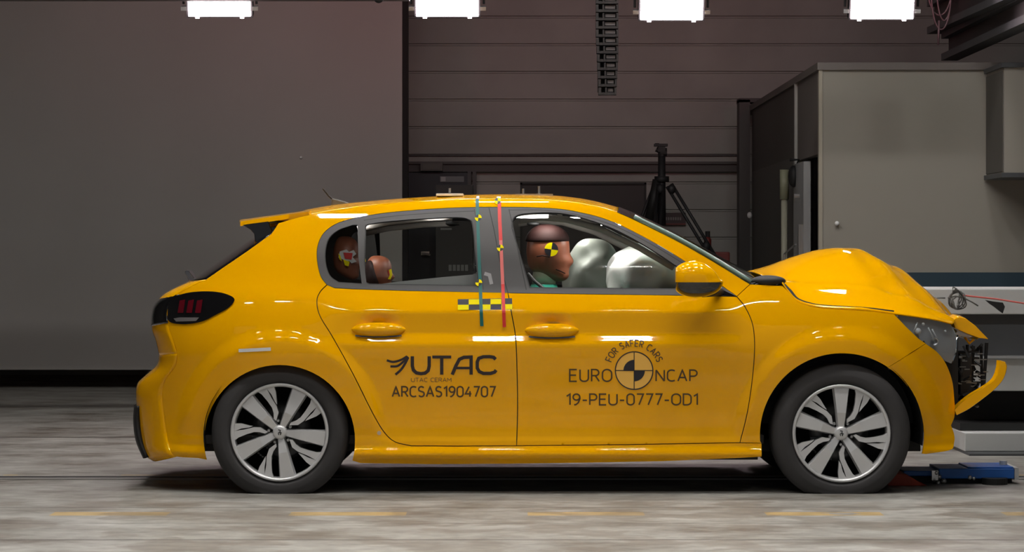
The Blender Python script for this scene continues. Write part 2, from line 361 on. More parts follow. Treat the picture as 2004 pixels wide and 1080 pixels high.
# wall box top right
wbx = thing('junction_box', 'beige box mounted high on the cabin front at the right edge', 'box', (P(1965, 340, 5.4).x, 5.4, P(0, 340, 5.4).z))
xa = P(1965, 0, 5.35).x; za = P(0, 132, 5.35).z; zb_ = P(0, 338, 5.35).z
MB().box((xa, 5.35, zb_), (xa+1.6, 5.98, za)).build('box_shell', M['cabin'], wbx)
MB().box((xa-.006, 5.37, zb_+.01), (xa, 5.98, za-.02)).build('shaded_side', mat('beige_box_shaded', (.08, .075, .065), .6), wbx)  # the box's beige darkened in colour for its shaded side
MB().box((xa-.02, 5.33, za), (xa+1.6, 5.98, za+.03)).box((xa-.02, 5.33, zb_-.03), (xa+1.6, 5.98, zb_)).build('edge_frame', M['bdark'], wbx)
# pipe, mast and items beside the cabin
pp = thing('vertical_pipe', 'cream vertical pipe standing left of the cabin doorway', 'pipe', (P(1535, 0, 7.6).x, 7.6, 0))
q = P(1535, 332, 7.6)
MB().tube([(q.x, 7.6, 0), (q.x, 7.6, q.z-.2)], .024).build('pipe_body', M['cream'], pp, smooth=True)
MB().tube([(q.x, 7.6, q.z-.22), (q.x, 7.6, q.z)], .034).build('sleeve', mat('cream_dark', (.25, .25, .17), .5), pp, smooth=True)
br_ = P(1553, 345, 7.3)
bt = MB(); bt.ell(br_, (.04, .06, .08)).tube([br_+Vector((0, 0, .05)), br_+Vector((.04, 0, .12)), (x0-.07, 7.3, br_.z+.12)], .012)
setp(bt.build('cable_gland', M['dark'], None, smooth=True), 'dark lumpy cable gland fixed beside the cabin door top', 'fitting')
st = P(1535, 497, 7.0); s2 = P(1557, 478, 6.8)
setp(MB().tube([(st.x-.04, st.y, st.z-.8), st, s2], .008).build('bent_rod', M['steel'], None), 'thin bright bent metal rod leaning at the foot of the cream pipe', 'rod')
# back wall items
dv = thing('dark_door', 'dark blue door with a pale sign beside the grey hanging screen', 'door', (P(850, 900, BW).x, BW-.1, 0))
A, B = pbox(798, 338, 915, 900, BW-.12, .1); MB().box((A[0], A[1], 0), B).build('door_leaf', M['door'], dv)
A, B = pbox(915, 335, 922, 900, BW-.14, .12); MB().box((A[0], A[1], 0), B).box(*pbox(925, 335, 932, 960, BW-.14, .12)).build('door_frame', mat('frame_grey', (.06, .06, .058), .5), dv)
MB().box(*pbox(861, 345, 908, 356, BW-.13, .01)).build('sign_plate', mat('pale_sign', (.22, .23, .23), .5), dv)
MB().box(*pbox(863, 346, 872, 355, BW-.14, .008)).build('sign_mark', mat('pale_mark', (.5, .5, .5), .5), dv)
MB().box(*pbox(824, 492, 840, 499, BW-.17, .03)).tube([P(826, 495, BW-.2), P(842, 499, BW-.2)], .01).build('handle', M['steel'], dv)
cabt = thing('equipment_cabinet', 'dark equipment cabinet with small pale labels, seen through the rear window', 'cabinet', (P(895, 900, 10.6).x, 10.6, 0))
A, B = pbox(853, 362, 925, 800, 10.4, .5); MB().box((A[0], A[1], 0), B).build('cabinet_shell', mat('cabinet_dark', (.035, .033, .03), .6), cabt)
lb = MB()
for i in range(5): lb.box(*pbox(878+i*8, 518, 884+i*8, 530, 10.39, .008))
lb.box(*pbox(862, 446, 884, 450, 10.39, .008)).build('labels', mat('label_grey', (.22, .22, .21), .5), cabt)
bb = thing('wall_mounted_box', 'small brown junction box on the back wall rail above the dark door', 'box', tuple(P(845, 325, BW-.2)))
MB().box(*pbox(823, 318, 866, 334, BW-.2, .1)).build('box_shell', mat('box_brown', (.10, .095, .085), .5), bb)
MB().box(*pbox(828, 321, 861, 331, BW-.21, .01)).build('lid', mat('lid_brown', (.12, .115, .10), .5), bb)
scn = thing('black_board', 'wide black board standing against the back wall behind the car roof', 'board', (P(1140, 900, 11).x, 11, 0))
A, B = pbox(1018, 357, 1265, 500, 11, .08); MB().box((A[0], A[1], .6), B).build('board_panel', mat('board_black', (.012, .008, .007), .5), scn, bevel=.01)
fr = MB()
for q in (pbox(1018, 357, 1022, 560, 10.98, .1), pbox(1261, 357, 1265, 560, 10.98, .1), pbox(1018, 357, 1265, 361, 10.98, .1)): fr.box(*q)
fr.build('board_frame', M['black'], scn)
for s in (1040, 1243): MB().box((P(s, 0, 11).x-.03, 11.0, 0), (P(s, 0, 11).x+.03, 11.08, .7)).build('leg', M['black'], scn)
# tripod
ty = 9.5; tp = thing('camera_tripod', 'tall black camera tripod with no camera standing by the back wall', 'tripod', (P(1296, 500, ty).x, ty, 0))
def TP(px, py, dy=0): return P(px, py, ty+dy)
MB().tube([TP(1295, 305), TP(1295, 440)], .030, r2=.034).build('centre_column', M['dark'], tp, smooth=True)
MB().box(*pbox(1281, 281, 1307, 286, ty-.05, .1)).box(*pbox(1288, 286, 1302, 297, ty-.04, .08)).tube([TP(1292, 298), TP(1305, 298)], .035).tube([TP(1284, 292), TP(1292, 296)], .02).tube([TP(1282, 283), TP(1290, 283)], .012).tube([TP(1295, 293), TP(1295, 312)], .03).build('pan_head', M['black'], tp)
MB().tube([TP(1295, 345), TP(1295, 356)], .06).build('collar', M['dark'], tp, smooth=True)
apx = TP(1295, 350)
for (fx, fy) in ((1.02, .1), (-.62, .55), (-.18, -.9)):
    foot = Vector((apx.x+fx*1.05, apx.y+fy*1.05, 0)); top = apx+Vector((.06*fx, .06*fy, -.05))
    mid = top.lerp(foot, .5); sd = (foot-top).cross(Vector((0, 1, 0))).normalized()*.022
    lg = MB(); lg.tube([top+sd, mid+sd], .013).tube([top-sd, mid-sd], .013).tube([mid, foot], .016)
    for tt in (0.02, .3, .5): c = top.lerp(foot, tt); lg.ell(c, (.035, .03, .04), 12, 8)
    lg.build('leg', M['dark'], tp, smooth=True)
MB().tube([TP(1287, 352), TP(1273, 430)], .042, r2=.05).build('leg_cover', M['black'], tp, smooth=True)
MB().box(*pbox(1288, 362, 1293, 371, ty-.05, .01)).build('paper_tag', mat('tag_pale', (.3, .3, .3), .6), tp)
sg = thing('wall_sign', 'dark red sign with pale lettering low on the back wall behind the tripod', 'sign', tuple(P(1310, 428, BW-.05)))
MB().box(*pbox(1272, 416, 1342, 440, BW-.04, .03)).build('sign_board', mat('sign_dark', (.04, .02, .02), .5), sg)
ltr = MB()
for i in range(8): ltr.box(*pbox(1298+i*4.6, 425, 1301+i*4.6, 431, BW-.05, .008))
ltr.build('lettering', mat('sign_letter', (.2, .18, .17), .5), sg)
MB().box(*pbox(1272, 437, 1342, 440, BW-.05, .008)).build('red_edge', M['redp'], sg)
fe = thing('red_canister', 'small dark red canister with a black neck, standing on the red box', 'canister', tuple(P(1385, 487, 9.5)))
a = P(1385, 500, 9.8)
MB().lathe([(0.001, .0), (.03, 0), (.03, .1), (.018, .125), (.001, .125)], (a.x, a.y, a.z+.03), 20, axis='z').build('canister_body', M['redp'], fe, smooth=True)
MB().tube([(a.x, a.y, a.z+.14), (a.x, a.y, a.z+.2)], .02).build('neck', M['dark'], fe)
cr2 = thing('red_box', 'low dull red box under the red canister, seen past the windscreen', 'box', (a.x+.05, a.y, 0))
MB().box((a.x-.04, a.y-.15, 0), (a.x+.17, a.y+.15, a.z+.03)).build('box_shell', M['redp'], cr2, bevel=.01)
for px, py, y in ((1467, 421, 10.8), (1638, 437, 5.97), (1507, 498, 10.8)):
    q = P(px, py, y)
    w_ = 'on the dark post at the back' if px == 1467 else ('on the beige cabin front' if px == 1638 else 'low beside the dark post, above the hood edge')
    setp(MB().ell(q, (.016, .02, .016) if px != 1467 else (.022, .02, .028), 12, 8).build('reflective_dot', M['white'], None, smooth=True), 'tiny white reflective dot '+w_, 'marker')
q = P(589, 308, sy-.015); setp(MB().ell(q, (.011, .02, .012), 12, 8).build('reflective_dot', M['white'], None, smooth=True), 'tiny white reflective dot on the grey hanging screen', 'marker')
# cable chain
cc = thing('cable_chain', 'black ladder-like cable chain hanging straight down from the ceiling', 'cable chain', tuple(P(1188, 186, 5.6)))
sdl = MB(); lk = MB(); yA = 5.6
def cxl(py): return 1166+max(0, (py-70))*.045, 1210-max(0, (py-120))*.06
pys = [186-16.2*i for i in range(30)]
for i in range(len(pys)-1):
    lo, hi = pys[i], pys[i+1]; l0, r0 = cxl(lo); l1, r1 = cxl(hi)
    for (u, v) in ((l0, l0+5), (r0-4, r0), (l0+13, l0+16)):
        a = P(u, lo, yA); b = P(v, hi+2, yA); sdl.box((a.x, yA-.03, a.z), (b.x, yA+.05, b.z))
    a = P(l0, lo, yA); b = P(r0, lo-5, yA); sdl.box((a.x, yA-.02, a.z), (b.x, yA+.04, b.z))
    a = P(l0+18, lo-7, yA+.01); b = P(r0-6, hi+3, yA+.01)
    lk.box((a.x, yA+.01, a.z), (b.x, yA+.03, b.z))
sdl.build('side_links', mat('chain_dark', (.03, .024, .024), .5), cc); lk.build('cross_bars', mat('chain_bar', (.20, .17, .17), .45), cc)
a = P(1170, 180, yA); b = P(1206, -320, yA); MB().box((a.x, yA+.05, a.z), (b.x, yA+.07, CEIL)).build('back_strip', M['black'], cc)
# loose cable loop top right
cl = MB()
for k, (rx, rz, ox) in enumerate(((20, 85, 0), (15, 70, 6), (24, 60, -3))):
    pts = []
    for i in range(25):
        t = math.pi*i/24
        pts.append(P(1842+ox+rx*math.cos(math.pi-t), -40+rz*1.15*math.sin(t)**.8 if rz > 80 else -30+rz*math.sin(t), 6.5+.02*k))
    pts = [(pts[0].x, pts[0].y, CEIL)]+pts+[(pts[-1].x, pts[-1].y, CEIL)]
    cl.tube(pts, .006, 6)
cl.tube([P(1838, 40, 6.5), P(1836, 88, 6.5)], .008, 6)
setp(cl.build('hanging_cable', mat('cable_mauve', (.13, .09, .10), .5), None, smooth=True), 'thin loose cable loops dangling from the ceiling above the cabin', 'cable')
# barrier on the far side of the nose
bar = thing('crash_barrier', 'long layered grey and white impact barrier block at the right beyond the car nose', 'barrier', (3.6, 2.9, 0))
yb = 2.6; xl = P(1790, 0, yb).x
def bz(py): return P(0, py, yb).z
MB().box((xl, yb, bz(615)), (6.5, yb+1, bz(565))).build('upper_white_band', M['bgrey'], bar, bevel=.006)
MB().box((xl+.1, yb+.05, bz(697)), (6.5, yb+1, bz(615))).build('dark_band', M['bdark'], bar)
MB().box((xl+.1, yb-.03, bz(701)), (6.5, yb+.05, bz(696))).build('steel_strip', M['steel'], bar)
MB().box((xl+.2, yb, bz(765)), (6.5, yb+1, bz(701))).build('lower_white_band', M['bgrey'], bar, bevel=.006)
MB().box((xl+.2, yb+.35, bz(835)), (6.5, yb+1, bz(765))).build('recess_back', M['black'], bar)
MB().box((xl+.25, yb+.0, bz(842)), (6.5, yb+.9, bz(828))).build('black_sill', M['black'], bar)
MB().box((xl+.25, yb-.15, .012), (6.5, yb+.8, bz(843))).build('base_beam', M['bgrey'], bar, bevel=.006)
MB().box((xl+.25, yb-.3, 0), (6.5, yb+.7, .012)).build('base_plate', M['bdark'], bar)
# wire coil + tape + rag
wc = MB(); c = P(1868, 583, 2.3)
for k in range(5):
    pts = []
    rx, rz = .024+.004*k, .058-.003*k
    for i in range(25):
        t = 2*math.pi*i/24; pts.append((c.x+rx*math.cos(t)+.006*k+.008*math.sin(3*t+k), c.y+.02*math.sin(2*t+k), c.z-.004*k+rz*math.sin(t)))
    wc.tube(pts, .0035, 6)
for k in range(4):
    a = random.uniform(0, 6); pts = [(c.x+.05*math.cos(a+t*.5)+.02*t, c.y, c.z-.02-.03*math.sin(a+t*.8)) for t in range(5)]
    wc.tube(pts, .004, 6)
wc.tube([c+Vector((-.05, 0, 0)), c+Vector((-.12, 0, .0)), c+Vector((-.2, 0.2, -.03))], .004, 6)
setp(wc.build('wire_coil', M['wire'], None, smooth=True), 'tangled coil of grey wire in front of the white barrier band by the hood tip', 'wire')
t0 = P(1885, 578, 2.3); t1 = P(1950, 585, 2.35); t2 = P(2120, 612, 2.4)
setp(MB().tube([t0, t1, t2], .0045, 8).build('red_strap', M['ptape'], None), 'thin red strap stretched along the white barrier band to the right edge', 'strap')
rg = MB(); pl = [P(u, v, 2.32) for u, v in ((1928, 587), (1945, 590), (1962, 592), (1966, 600), (1962, 613), (1955, 608), (1945, 600), (1936, 594))]
rg.prism([(p.x, p.z) for p in pl], 2.31, 2.325)
setp(rg.build('black_rag', M['black'], None), 'small torn black rag hanging from the red strap', 'cloth')
# blue jack beam and orange wedge on the floor
jk = thing('floor_jack', 'low blue steel beam with metal clamps lying on the floor under the car nose', 'jack', (P(1890, 945, .9).x, .8, 0))
yj = .55
def JZ(py): return max(0.0, P(0, py, yj).z)
def JX(px): return P(px, 0, yj).x
MB().box((JX(1770), yj+.02, .035), (JX(1840), yj+.28, JZ(922)+.0)).box((JX(1838), yj, .025), (JX(1985), yj+.30, JZ(917))).box((JX(1895), yj+.02, JZ(917)), (JX(1985), yj+.28, JZ(914))).build('blue_beam', M['blueb'], jk, bevel=.004)
MB().box((JX(1985), yj-.01, .02), (JX(1993), yj+.31, JZ(915))).build('end_plate', M['bgrey'], jk)
MB().box((JX(1775), yj+.06, .0), (JX(1985), yj+.24, .03)).build('base_rail', M['black'], jk)
cm = MB()
for (u, v, r) in ((1832, 925, .014), (1838, 933, .012), (1828, 938, .012), (1847, 941, .013), (1836, 945, .012), (1898, 934, .010), (1906, 936, .008)):
    p = P(u, v, yj-.02); MB().ell(p, (r, r, r), 10, 8).build('clamp_bolt', M['steel'], jk, smooth=True)
cm.box((JX(1822), yj-.03, .02), (JX(1834), yj, .065)).build('clamp', M['steel'], jk)
MB().lathe([(0.001, 0), (.06, 0), (.06, .03), (.001, .03)], (JX(1945), yj-.02, .0), 24, axis='z').build('caster', M['black'], jk)
MB().tube([(JX(1975), yj+.15, JZ(915)), (JX(1975), yj+.15, JZ(906))], .018).build('knob', M['bgrey'], jk)
ow = MB(); ow.prism([(P(1735, 0, .5).x, 0.0), (P(1812, 0, .5).x, 0.0), (P(1798, 0, .5).x, .015), (P(1770, 0, .5).x, .055), (P(1735, 0, .5).x, .06)], .45, .75)
setp(ow.build('wheel_wedge', M['orange'], None, bevel=.003), 'orange red wedge on the floor behind the front tyre beside the blue beam', 'wedge')
#==CAR==
# ------------------------------------------------------------------ the car
YC = 0.885; CABIN_FILL = 60.0
ZW = [(.06,.78),(.12,.825),(.145,.848),(.17,.873),(.184,.8763),(.190,.8752),(.213,.8631),(.220,.8622),(.235,.862),(.26,.858),(.32,.857),(.45,.862),(.57,.872),(.64,.8785),(.672,.8800),(.682,.8793),(.687,.8772),(.700,.8712),(.719,.8624),(.7245,.8600),(.732,.8592),(.76,.8588),(.80,.8592),(.820,.8592),(.830,.8562),(.844,.8490),(.88,.8295),(.93,.801),(1.0,.770),(1.10,.727),(1.20,.672),(1.28,.620),(1.32,.585),(1.345,.545),(1.365,.48),(1.38,.40)]
ZT = [a for a, b in ZW]; WT = [b for a, b in ZW]
_m = [0]*len(ZT)
for i in range(len(ZT)):
    if i == 0 or i == len(ZT)-1: _m[i] = (WT[min(i+1, len(ZT)-1)]-WT[max(i-1, 0)])/(ZT[min(i+1, len(ZT)-1)]-ZT[max(i-1, 0)])
    else:
        d0 = (WT[i]-WT[i-1])/(ZT[i]-ZT[i-1]); d1 = (WT[i+1]-WT[i])/(ZT[i+1]-ZT[i])
        _m[i] = 0 if d0*d1 <= 0 else 2*d0*d1/(d0+d1)
def base(z):
    z = min(max(z, ZT[0]), ZT[-1]-1e-6)
    i = max(k for k in range(len(ZT)-1) if ZT[k] <= z)
    h = ZT[i+1]-ZT[i]; t = (z-ZT[i])/h
    return (2*t**3-3*t*t+1)*WT[i]+(t**3-2*t*t+t)*h*_m[i]+(-2*t**3+3*t*t)*WT[i+1]+(t**3-t*t)*h*_m[i+1]
def base2(z):
    # smoother section used ahead of and behind the doors, where the shoulder crease dies away
    if z <= .62 or z >= .93: return base(z)
    t = (z-.62)/.31; a, b = base(.62), base(.93); ma, mb_ = .06*.31, -.56*.31
    return (2*t**3-3*t*t+1)*a+(t**3-2*t*t+t)*ma+(-2*t**3+3*t*t)*b+(t**3-t*t)*mb_
def sstep(a, b, x):
    t = min(max((x-a)/(b-a), 0), 1); return t*t*(3-2*t)
XR, ZR = -1.055, .265; XF, ZF = 1.495, .27
DENTS = [((-.602), .775, .060, .030, .017), (.181, .774, .060, .030, .017)]
def W(x, z):
    k_ = max(sstep(.85, 1.15, x), sstep(-.62, -.95, x)); w = base(z)*(1-k_)+base2(z)*k_
    # lower door scoop fades out ahead of / behind the doors
    if x > 1.05: w -= .30*(x-1.05)**2.4*.35
    if x > 1.62: w -= .55*(x-1.62)**2
    if x < -1.05: w -= .50*(x+1.05)**2
    if x < -1.45: w -= 1.2*(x+1.45)**2
    if z > .93: w -= .025*sstep(-.6, -1.5, x)*min(1, (z-.93)/.2)
    for (cx_, cz_, r1, r2) in ((XR, ZR, .33, .475), (XF, ZF, .36, .48)):
        r = math.hypot(x-cx_, z-cz_)
        b = .020*(1-sstep(r2-.055, r2+.02, r))
        if z > cz_-.1: w += b*sstep(cz_-.1, cz_+.12, z)
    for (cx_, cz_, a, b, dd) in DENTS:
        q = ((x-cx_)/a)**2+((z-cz_)/b)**2
        if q < 9: w -= dd*math.exp(-q)
    return w
def S3(px, py, off=0.0):
    """point of the near body side seen at a pixel of the photo: its place is solved once and kept in metres"""
    y = 0.02
    for _ in range(12):
        p = P(px, py, y); y = YC-W(p.x, p.z)
    return Vector((p.x, y-off, p.z))
def nrm(x, z):
    e = .004; return Vector((-(W(x+e, z)-W(x-e, z))/(2*e), -1, -(W(x, z+e)-W(x, z-e))/(2*e))).normalized()
def xz(pts): return [(q.x, q.z) for q in (S3(*p) for p in pts)]
def smooth(pts, n=6):
    if len(pts) < 3: return list(pts)
    out = []
    P_ = [(2*pts[0][0]-pts[1][0], 2*pts[0][1]-pts[1][1])]+list(pts)+[(2*pts[-1][0]-pts[-2][0], 2*pts[-1][1]-pts[-2][1])]
    for i in range(1, len(P_)-2):
        p0, p1, p2, p3 = P_[i-1:i+3]
        for k in range(n):
            t = k/n
            out.append(tuple(.5*(2*p1[j]+(p2[j]-p0[j])*t+(2*p0[j]-5*p1[j]+4*p2[j]-p3[j])*t*t+(3*p1[j]-p0[j]-3*p2[j]+p3[j])*t**3) for j in (0, 1)))
    out.append(tuple(pts[-1])); return out
def resample(pts, step, closed=True):
    out = []; n = len(pts)
    for i in range(n if closed else n-1):
        a = pts[i]; b = pts[(i+1) % n]; L = math.hypot(b[0]-a[0], b[1]-a[1])
        k = max(1, round(L/step))
        for j in range(k): out.append((a[0]+(b[0]-a[0])*j/k, a[1]+(b[1]-a[1])*j/k))
    if not closed: out.append(pts[-1])
    return out
def area(p): return sum(p[i][0]*p[(i+1) % len(p)][1]-p[(i+1) % len(p)][0]*p[i][1] for i in range(len(p)))/2
def dedupe(p, e=.0015):
    o = []
    for q in p:
        if not o or math.hypot(q[0]-o[-1][0], q[1]-o[-1][1]) > e: o.append(q)
    while len(o) > 2 and math.hypot(o[0][0]-o[-1][0], o[0][1]-o[-1][1]) < e: o.pop()
    return o
def inset(p, d):
    if area(p) < 0: p = p[::-1]
    n = len(p); o = []
    for i in range(n):
        a, b, c = p[i-1], p[i], p[(i+1) % n]
        n1 = (-(b[1]-a[1]), b[0]-a[0]); n2 = (-(c[1]-b[1]), c[0]-b[0])
        l1 = math.hypot(*n1) or 1; l2 = math.hypot(*n2) or 1
        vx, vy = n1[0]/l1+n2[0]/l2, n1[1]/l1+n2[1]/l2; L = math.hypot(vx, vy) or 1
        o.append((b[0]+vx/L*d, b[1]+vy/L*d))
    return o
def grid_mask(polys, X, Z):
    ins = np.zeros(X.shape, bool)
    for p in polys:
        q = np.zeros(X.shape, bool); n = len(p)
        for i in range(n):
            x1, y1 = p[i]; x2, y2 = p[(i+1) % n]
            if y1 == y2: continue
            c = ((Z < y1) != (Z < y2)) & (X < (x2-x1)*(Z-y1)/(y2-y1)+x1); q ^= c
        ins ^= q
    return ins
def skin_panel(name, m, parent, loop, holes=(), off=0.0, step=.016, gap=.0, flange=.014, mirror=False, surf=None):
    """sheet laid on the curved body side inside a closed outline, with a turned-in edge"""
    Wf = surf or W
    loops = [resample(dedupe(inset(dedupe(loop), gap) if gap else loop), step)]
    for h in holes: loops.append(resample(dedupe(h), step))
    pts = []; edges = []
    for lp in loops:
        b = len(pts); n = len(lp); pts += lp; edges += [(b+i, b+(i+1) % n) for i in range(n)]
    bp = np.array(pts); x0, z0 = bp.min(0); x1, z1 = bp.max(0)
    gx = np.arange(x0+step*.5, x1, step); gz = np.arange(z0+step*.5, z1, step)
    X, Z = np.meshgrid(gx, gz); X = X+(np.arange(len(gz)) % 2)[:, None]*step*.5; X = X.ravel(); Z = Z.ravel()
    ok = grid_mask(loops, X, Z); X = X[ok]; Z = Z[ok]
    dm = np.full(X.shape, 9.0)
    for i in range(0, len(bp), 200):
        c = bp[i:i+200]; dm = np.minimum(dm, np.hypot(X[:, None]-c[None, :, 0], Z[:, None]-c[None, :, 1]).min(1))
    ok = dm > step*.55; X = X[ok]; Z = Z[ok]
    allp = [Vector(p) for p in pts]+[Vector((float(a), float(b))) for a, b in zip(X, Z)]
    vco, ed, fa, ov, oe, of = delaunay_2d_cdt(allp, edges, [], 0, 1e-6)
    cen = np.array([((vco[f[0]]+vco[f[1]]+vco[f[2]])/3)[:] for f in fa])
    ok = grid_mask(loops, cen[:, 0], cen[:, 1])
    sgn = -1 if mirror else 1
    V = []; Nn = []
    for v in vco:
        y = YC-Wf(v.x, v.y)-off; nn = nrm(v.x, v.y) if surf is None else Vector((0, -1, 0))
        V.append((v.x, y if not mirror else 2*YC-y, v.y)); Nn.append((nn.x, nn.y*sgn, nn.z))
    Fc = []
    for f, k in zip(fa, ok):
        if k:
            a, b, c = (vco[i] for i in f)
            ccw = (b.x-a.x)*(c.y-a.y)-(b.y-a.y)*(c.x-a.x) > 0
            Fc.append(tuple(f) if ccw != mirror else tuple(f[::-1]))
    if flange:
        idx = {}
        for k, v in enumerate(vco): idx[(round(v.x, 5), round(v.y, 5))] = k
        for lp in loops:
            n = len(lp); base_i = len(V)
            for (x, z) in lp:
                y = YC-Wf(x, z)-off; y2 = y+flange
                V.append((x, y if not mirror else 2*YC-y, z)); V.append((x, y2 if not mirror else 2*YC-y2, z))
            ar = area(lp)
            for i in range(n):
                x, z = lp[i]; a = lp[i-1]; c = lp[(i+1) % n]; t = Vector((c[0]-a[0], c[1]-a[1])); o = Vector((t.y, -t.x)).normalized()*(1 if ar > 0 else -1)
                if lp is not loops[0]: o = -o
                Nn += [(o.x, -.35*sgn, o.y)]+[(o.x, 0, o.y)]
            for i in range(n):
                a = base_i+2*i; b = base_i+2*((i+1) % n); Fc.append((a, a+1, b+1, b))
    me = bpy.data.meshes.new(name); me.from_pydata(V, [], Fc); me.update()
    o = link(name, me, m, parent, True)
    me.normals_split_custom_set_from_vertices([Vector(n).normalized()[:] for n in Nn])
    return o
def loft(name, m, parent, E, C, p=2.4, n=28, t0=-1.0, t1=1.0, off=0.0, thick=0.0, noise=None, sub=5, closed=False):
    """sheet across the car from a near edge curve E (3D) over a centre curve C (3D) to the mirrored far edge"""
    def cm(c):
        if len(c) < 3: return [Vector(q) for q in c]
        out = []; cc = [c[0]*2-c[1]]+list(c)+[c[-1]*2-c[-2]]
        for i in range(1, len(cc)-2):
            for k in range(sub):
                t = k/sub; a, b, c_, d = cc[i-1:i+3]
                out.append(.5*(2*b+(c_-a)*t+(2*a-5*b+4*c_-d)*t*t+(3*b-a-3*c_+d)*t**3))
        return out+[c[-1]]
    E = cm(E); C = cm(C); V = []; m_ = len(E)
    for e, c in zip(E, C):
        for j in range(n+1):
            t = t0+(t1-t0)*j/n
            # denser near the edges
            if t0 == -1 and t1 == 1: t = math.sin(t*math.pi/2)*.6+t*.4
            q = 1-abs(t)**p; y = YC+t*(YC-e.y)
            v = Vector((e.x+(c.x-e.x)*q, y, e.z+(c.z-e.z)*q))
            if noise: v = v+noise(v, t)
            V.append(v)
    Fc = []
    for i in range(m_-1):
        for j in range(n): a = i*(n+1)+j; Fc.append((a, a+1, a+n+2, a+n+1))
    me = bpy.data.meshes.new(name); me.from_pydata([v[:] for v in V], [], Fc)
    bm = bmesh.new(); bm.from_mesh(me); bmesh.ops.recalc_face_normals(bm, faces=bm.faces)
    f = max(bm.faces, key=lambda f: f.calc_center_median().z)
    out = Vector((0, 0, 0))
    cen = sum((v.co for v in bm.verts), Vector())/len(bm.verts); ref = Vector((0.0, YC, .55))
    s = sum((fc.normal.dot(fc.calc_center_median()-ref) for fc in bm.faces))
    if s < 0: bmesh.ops.reverse_faces(bm, faces=bm.faces)
    if off:
        bm.normal_update()
        for v in bm.verts: v.co += v.normal*off
    bm.to_mesh(me); bm.free()
    o = link(name, me, m, parent, True)
    if thick:
        s = o.modifiers.new('thickness', 'SOLIDIFY'); s.thickness = thick; s.offset = -1
    return o
def ribbon(mb, pts, w, off, mi=0, closed=False, step=.02):
    """thin strip on the body side along (x,z) points"""
    pts = list(pts)
    if not closed and math.hypot(pts[0][0]-pts[-1][0], pts[0][1]-pts[-1][1]) < 2e-4: pts = dedupe(pts, 1e-4); pts.append(pts[0])
    else: pts = dedupe(pts, 1e-4)
    pts = resample(pts, step, closed); n = len(pts); v = []
    for i, p in enumerate(pts):
        a = pts[i-1] if (i or closed) else p; b = pts[(i+1) % n] if (i < n-1 or closed) else p
        u1 = (p[0]-a[0], p[1]-a[1]); u2 = (b[0]-p[0], b[1]-p[1]); l1 = math.hypot(*u1); l2 = math.hypot(*u2)
        u1 = (u1[0]/l1, u1[1]/l1) if l1 > 1e-9 else None; u2 = (u2[0]/l2, u2[1]/l2) if l2 > 1e-9 else None
        u1 = u1 or u2 or (1, 0); u2 = u2 or u1
        tx, tz = u1[0]+u2[0], u1[1]+u2[1]; L = math.hypot(tx, tz) or 1; k_ = min(1.8, 2/max(L, .3)); nx_, nz_ = -tz/L*w/2*k_, tx/L*w/2*k_
        for s in (-1, 1):
            x, z = p[0]+s*nx_, p[1]+s*nz_; v.append((x, YC-W(x, z)-off, z))
    f = [(2*i, 2*i+1, (2*i+3) % (2*n), (2*i+2) % (2*n)) for i in range(n if closed else n-1)]
    mb.add(v, f, mi)
# ---- outlines in photo pixels ------------------------------------------------
DLO_top = [(640,557),(628,540),(621,508),(623,478),(638,452),(672,433),(740,419),(820,411),(900,406.5),(985,405.5),(1060,407),(1120,413),(1190,431),(1260,464),(1330,505),(1400,551),(1442,580)]
DLO_bot = [(1442,580),(1300,577),(1150,575),(1000,573),(800,568.5),(690,565),(655,563),(640,557)]
RD_rear = [(640,557),(626,572),(620,590),(626,618),(650,658),(690,730),(726,802),(750,843),(772,864),(805,872.5)]
DOORB_r = [(805,872.5),(900,873),(1011,872)]
DOORB_f = [(1011,872),(1230,870),(1448,866)]
DD = [(1011,872),(1013,800),(1012,730),(1009,660),(1001,612),(994,573)]
FD_front = [(1448,866),(1462,810),(1472,745),(1477,680),(1473,635),(1459,602),(1442,580)]
RAIL = [(545,436),(572,428),(605,420),(650,411),(700,404.5),(780,397),(880,391),(960,389),(1050,390),(1110,394),(1160,402),(1208,415)]
APIL = [(1208,415),(1250,434),(1330,474),(1400,514),(1468,556)]
RE = [(388,897),(345,894),(334,884),(326,850),(319,800),(317,770),(324,742),(342,717),(346,692),(339,667),(330,642),(327,616),(333,594),(349,575),(371,562),(402,547)]
RG = [(402,547),(435,524),(482,492),(531,457),(545,436)]
def arc(cx, cy, r, a0, a1, n=40): return [(cx+r*math.cos(math.radians(a0+(a1-a0)*i/n)), cy-r*math.sin(math.radians(a0+(a1-a0)*i/n))) for i in range(n+1)]
ARCR = arc(547, 862, 147, -15, 195)
ARCF = arc(1648, 852, 160, 56, 184)
ROCK = [(1448,866),(1491,867),(1491,894),(1440,897),(1300,903),(1150,906),(1000,908),(850,909),(706,907),(ARCR[0][0]+1, ARCR[0][1]+2)]
car = thing('car', 'yellow five-door hatchback with a crumpled hood and broken nose, standing on the hall floor', 'car', (0.1, YC, 0))
def L(*segs, sm=True):
    out = []
    for s in segs: out += smooth(s) if sm else list(s)
    return out
TOP = xz(smooth(DLO_top)); BOT = xz(DLO_bot)
body_loop = xz(APIL[::-1][:1])+xz([(1442,580)])+TOP[::-1]+xz(L(RD_rear))+xz(DOORB_r+DOORB_f)+xz(ROCK)+xz(ARCR)+xz(L(RE))+xz(RG)+xz(L(RAIL))+xz(L(APIL))
def bodypair(name, m, loop, **k):
    skin_panel(name, m, car, loop, **k)
    return skin_panel(name, m, car, loop, mirror=True, **dict(k, step=.03))
bodypair('side_frame', M['paint'], body_loop, gap=.0022)
rear_door = xz(DLO_bot[3:])+xz(L(RD_rear))+xz(DOORB_r)+xz(L(DD))
front_door = xz(DLO_bot[:4])+xz(L(DD[::-1]))+xz(DOORB_f)+xz(L(FD_front))
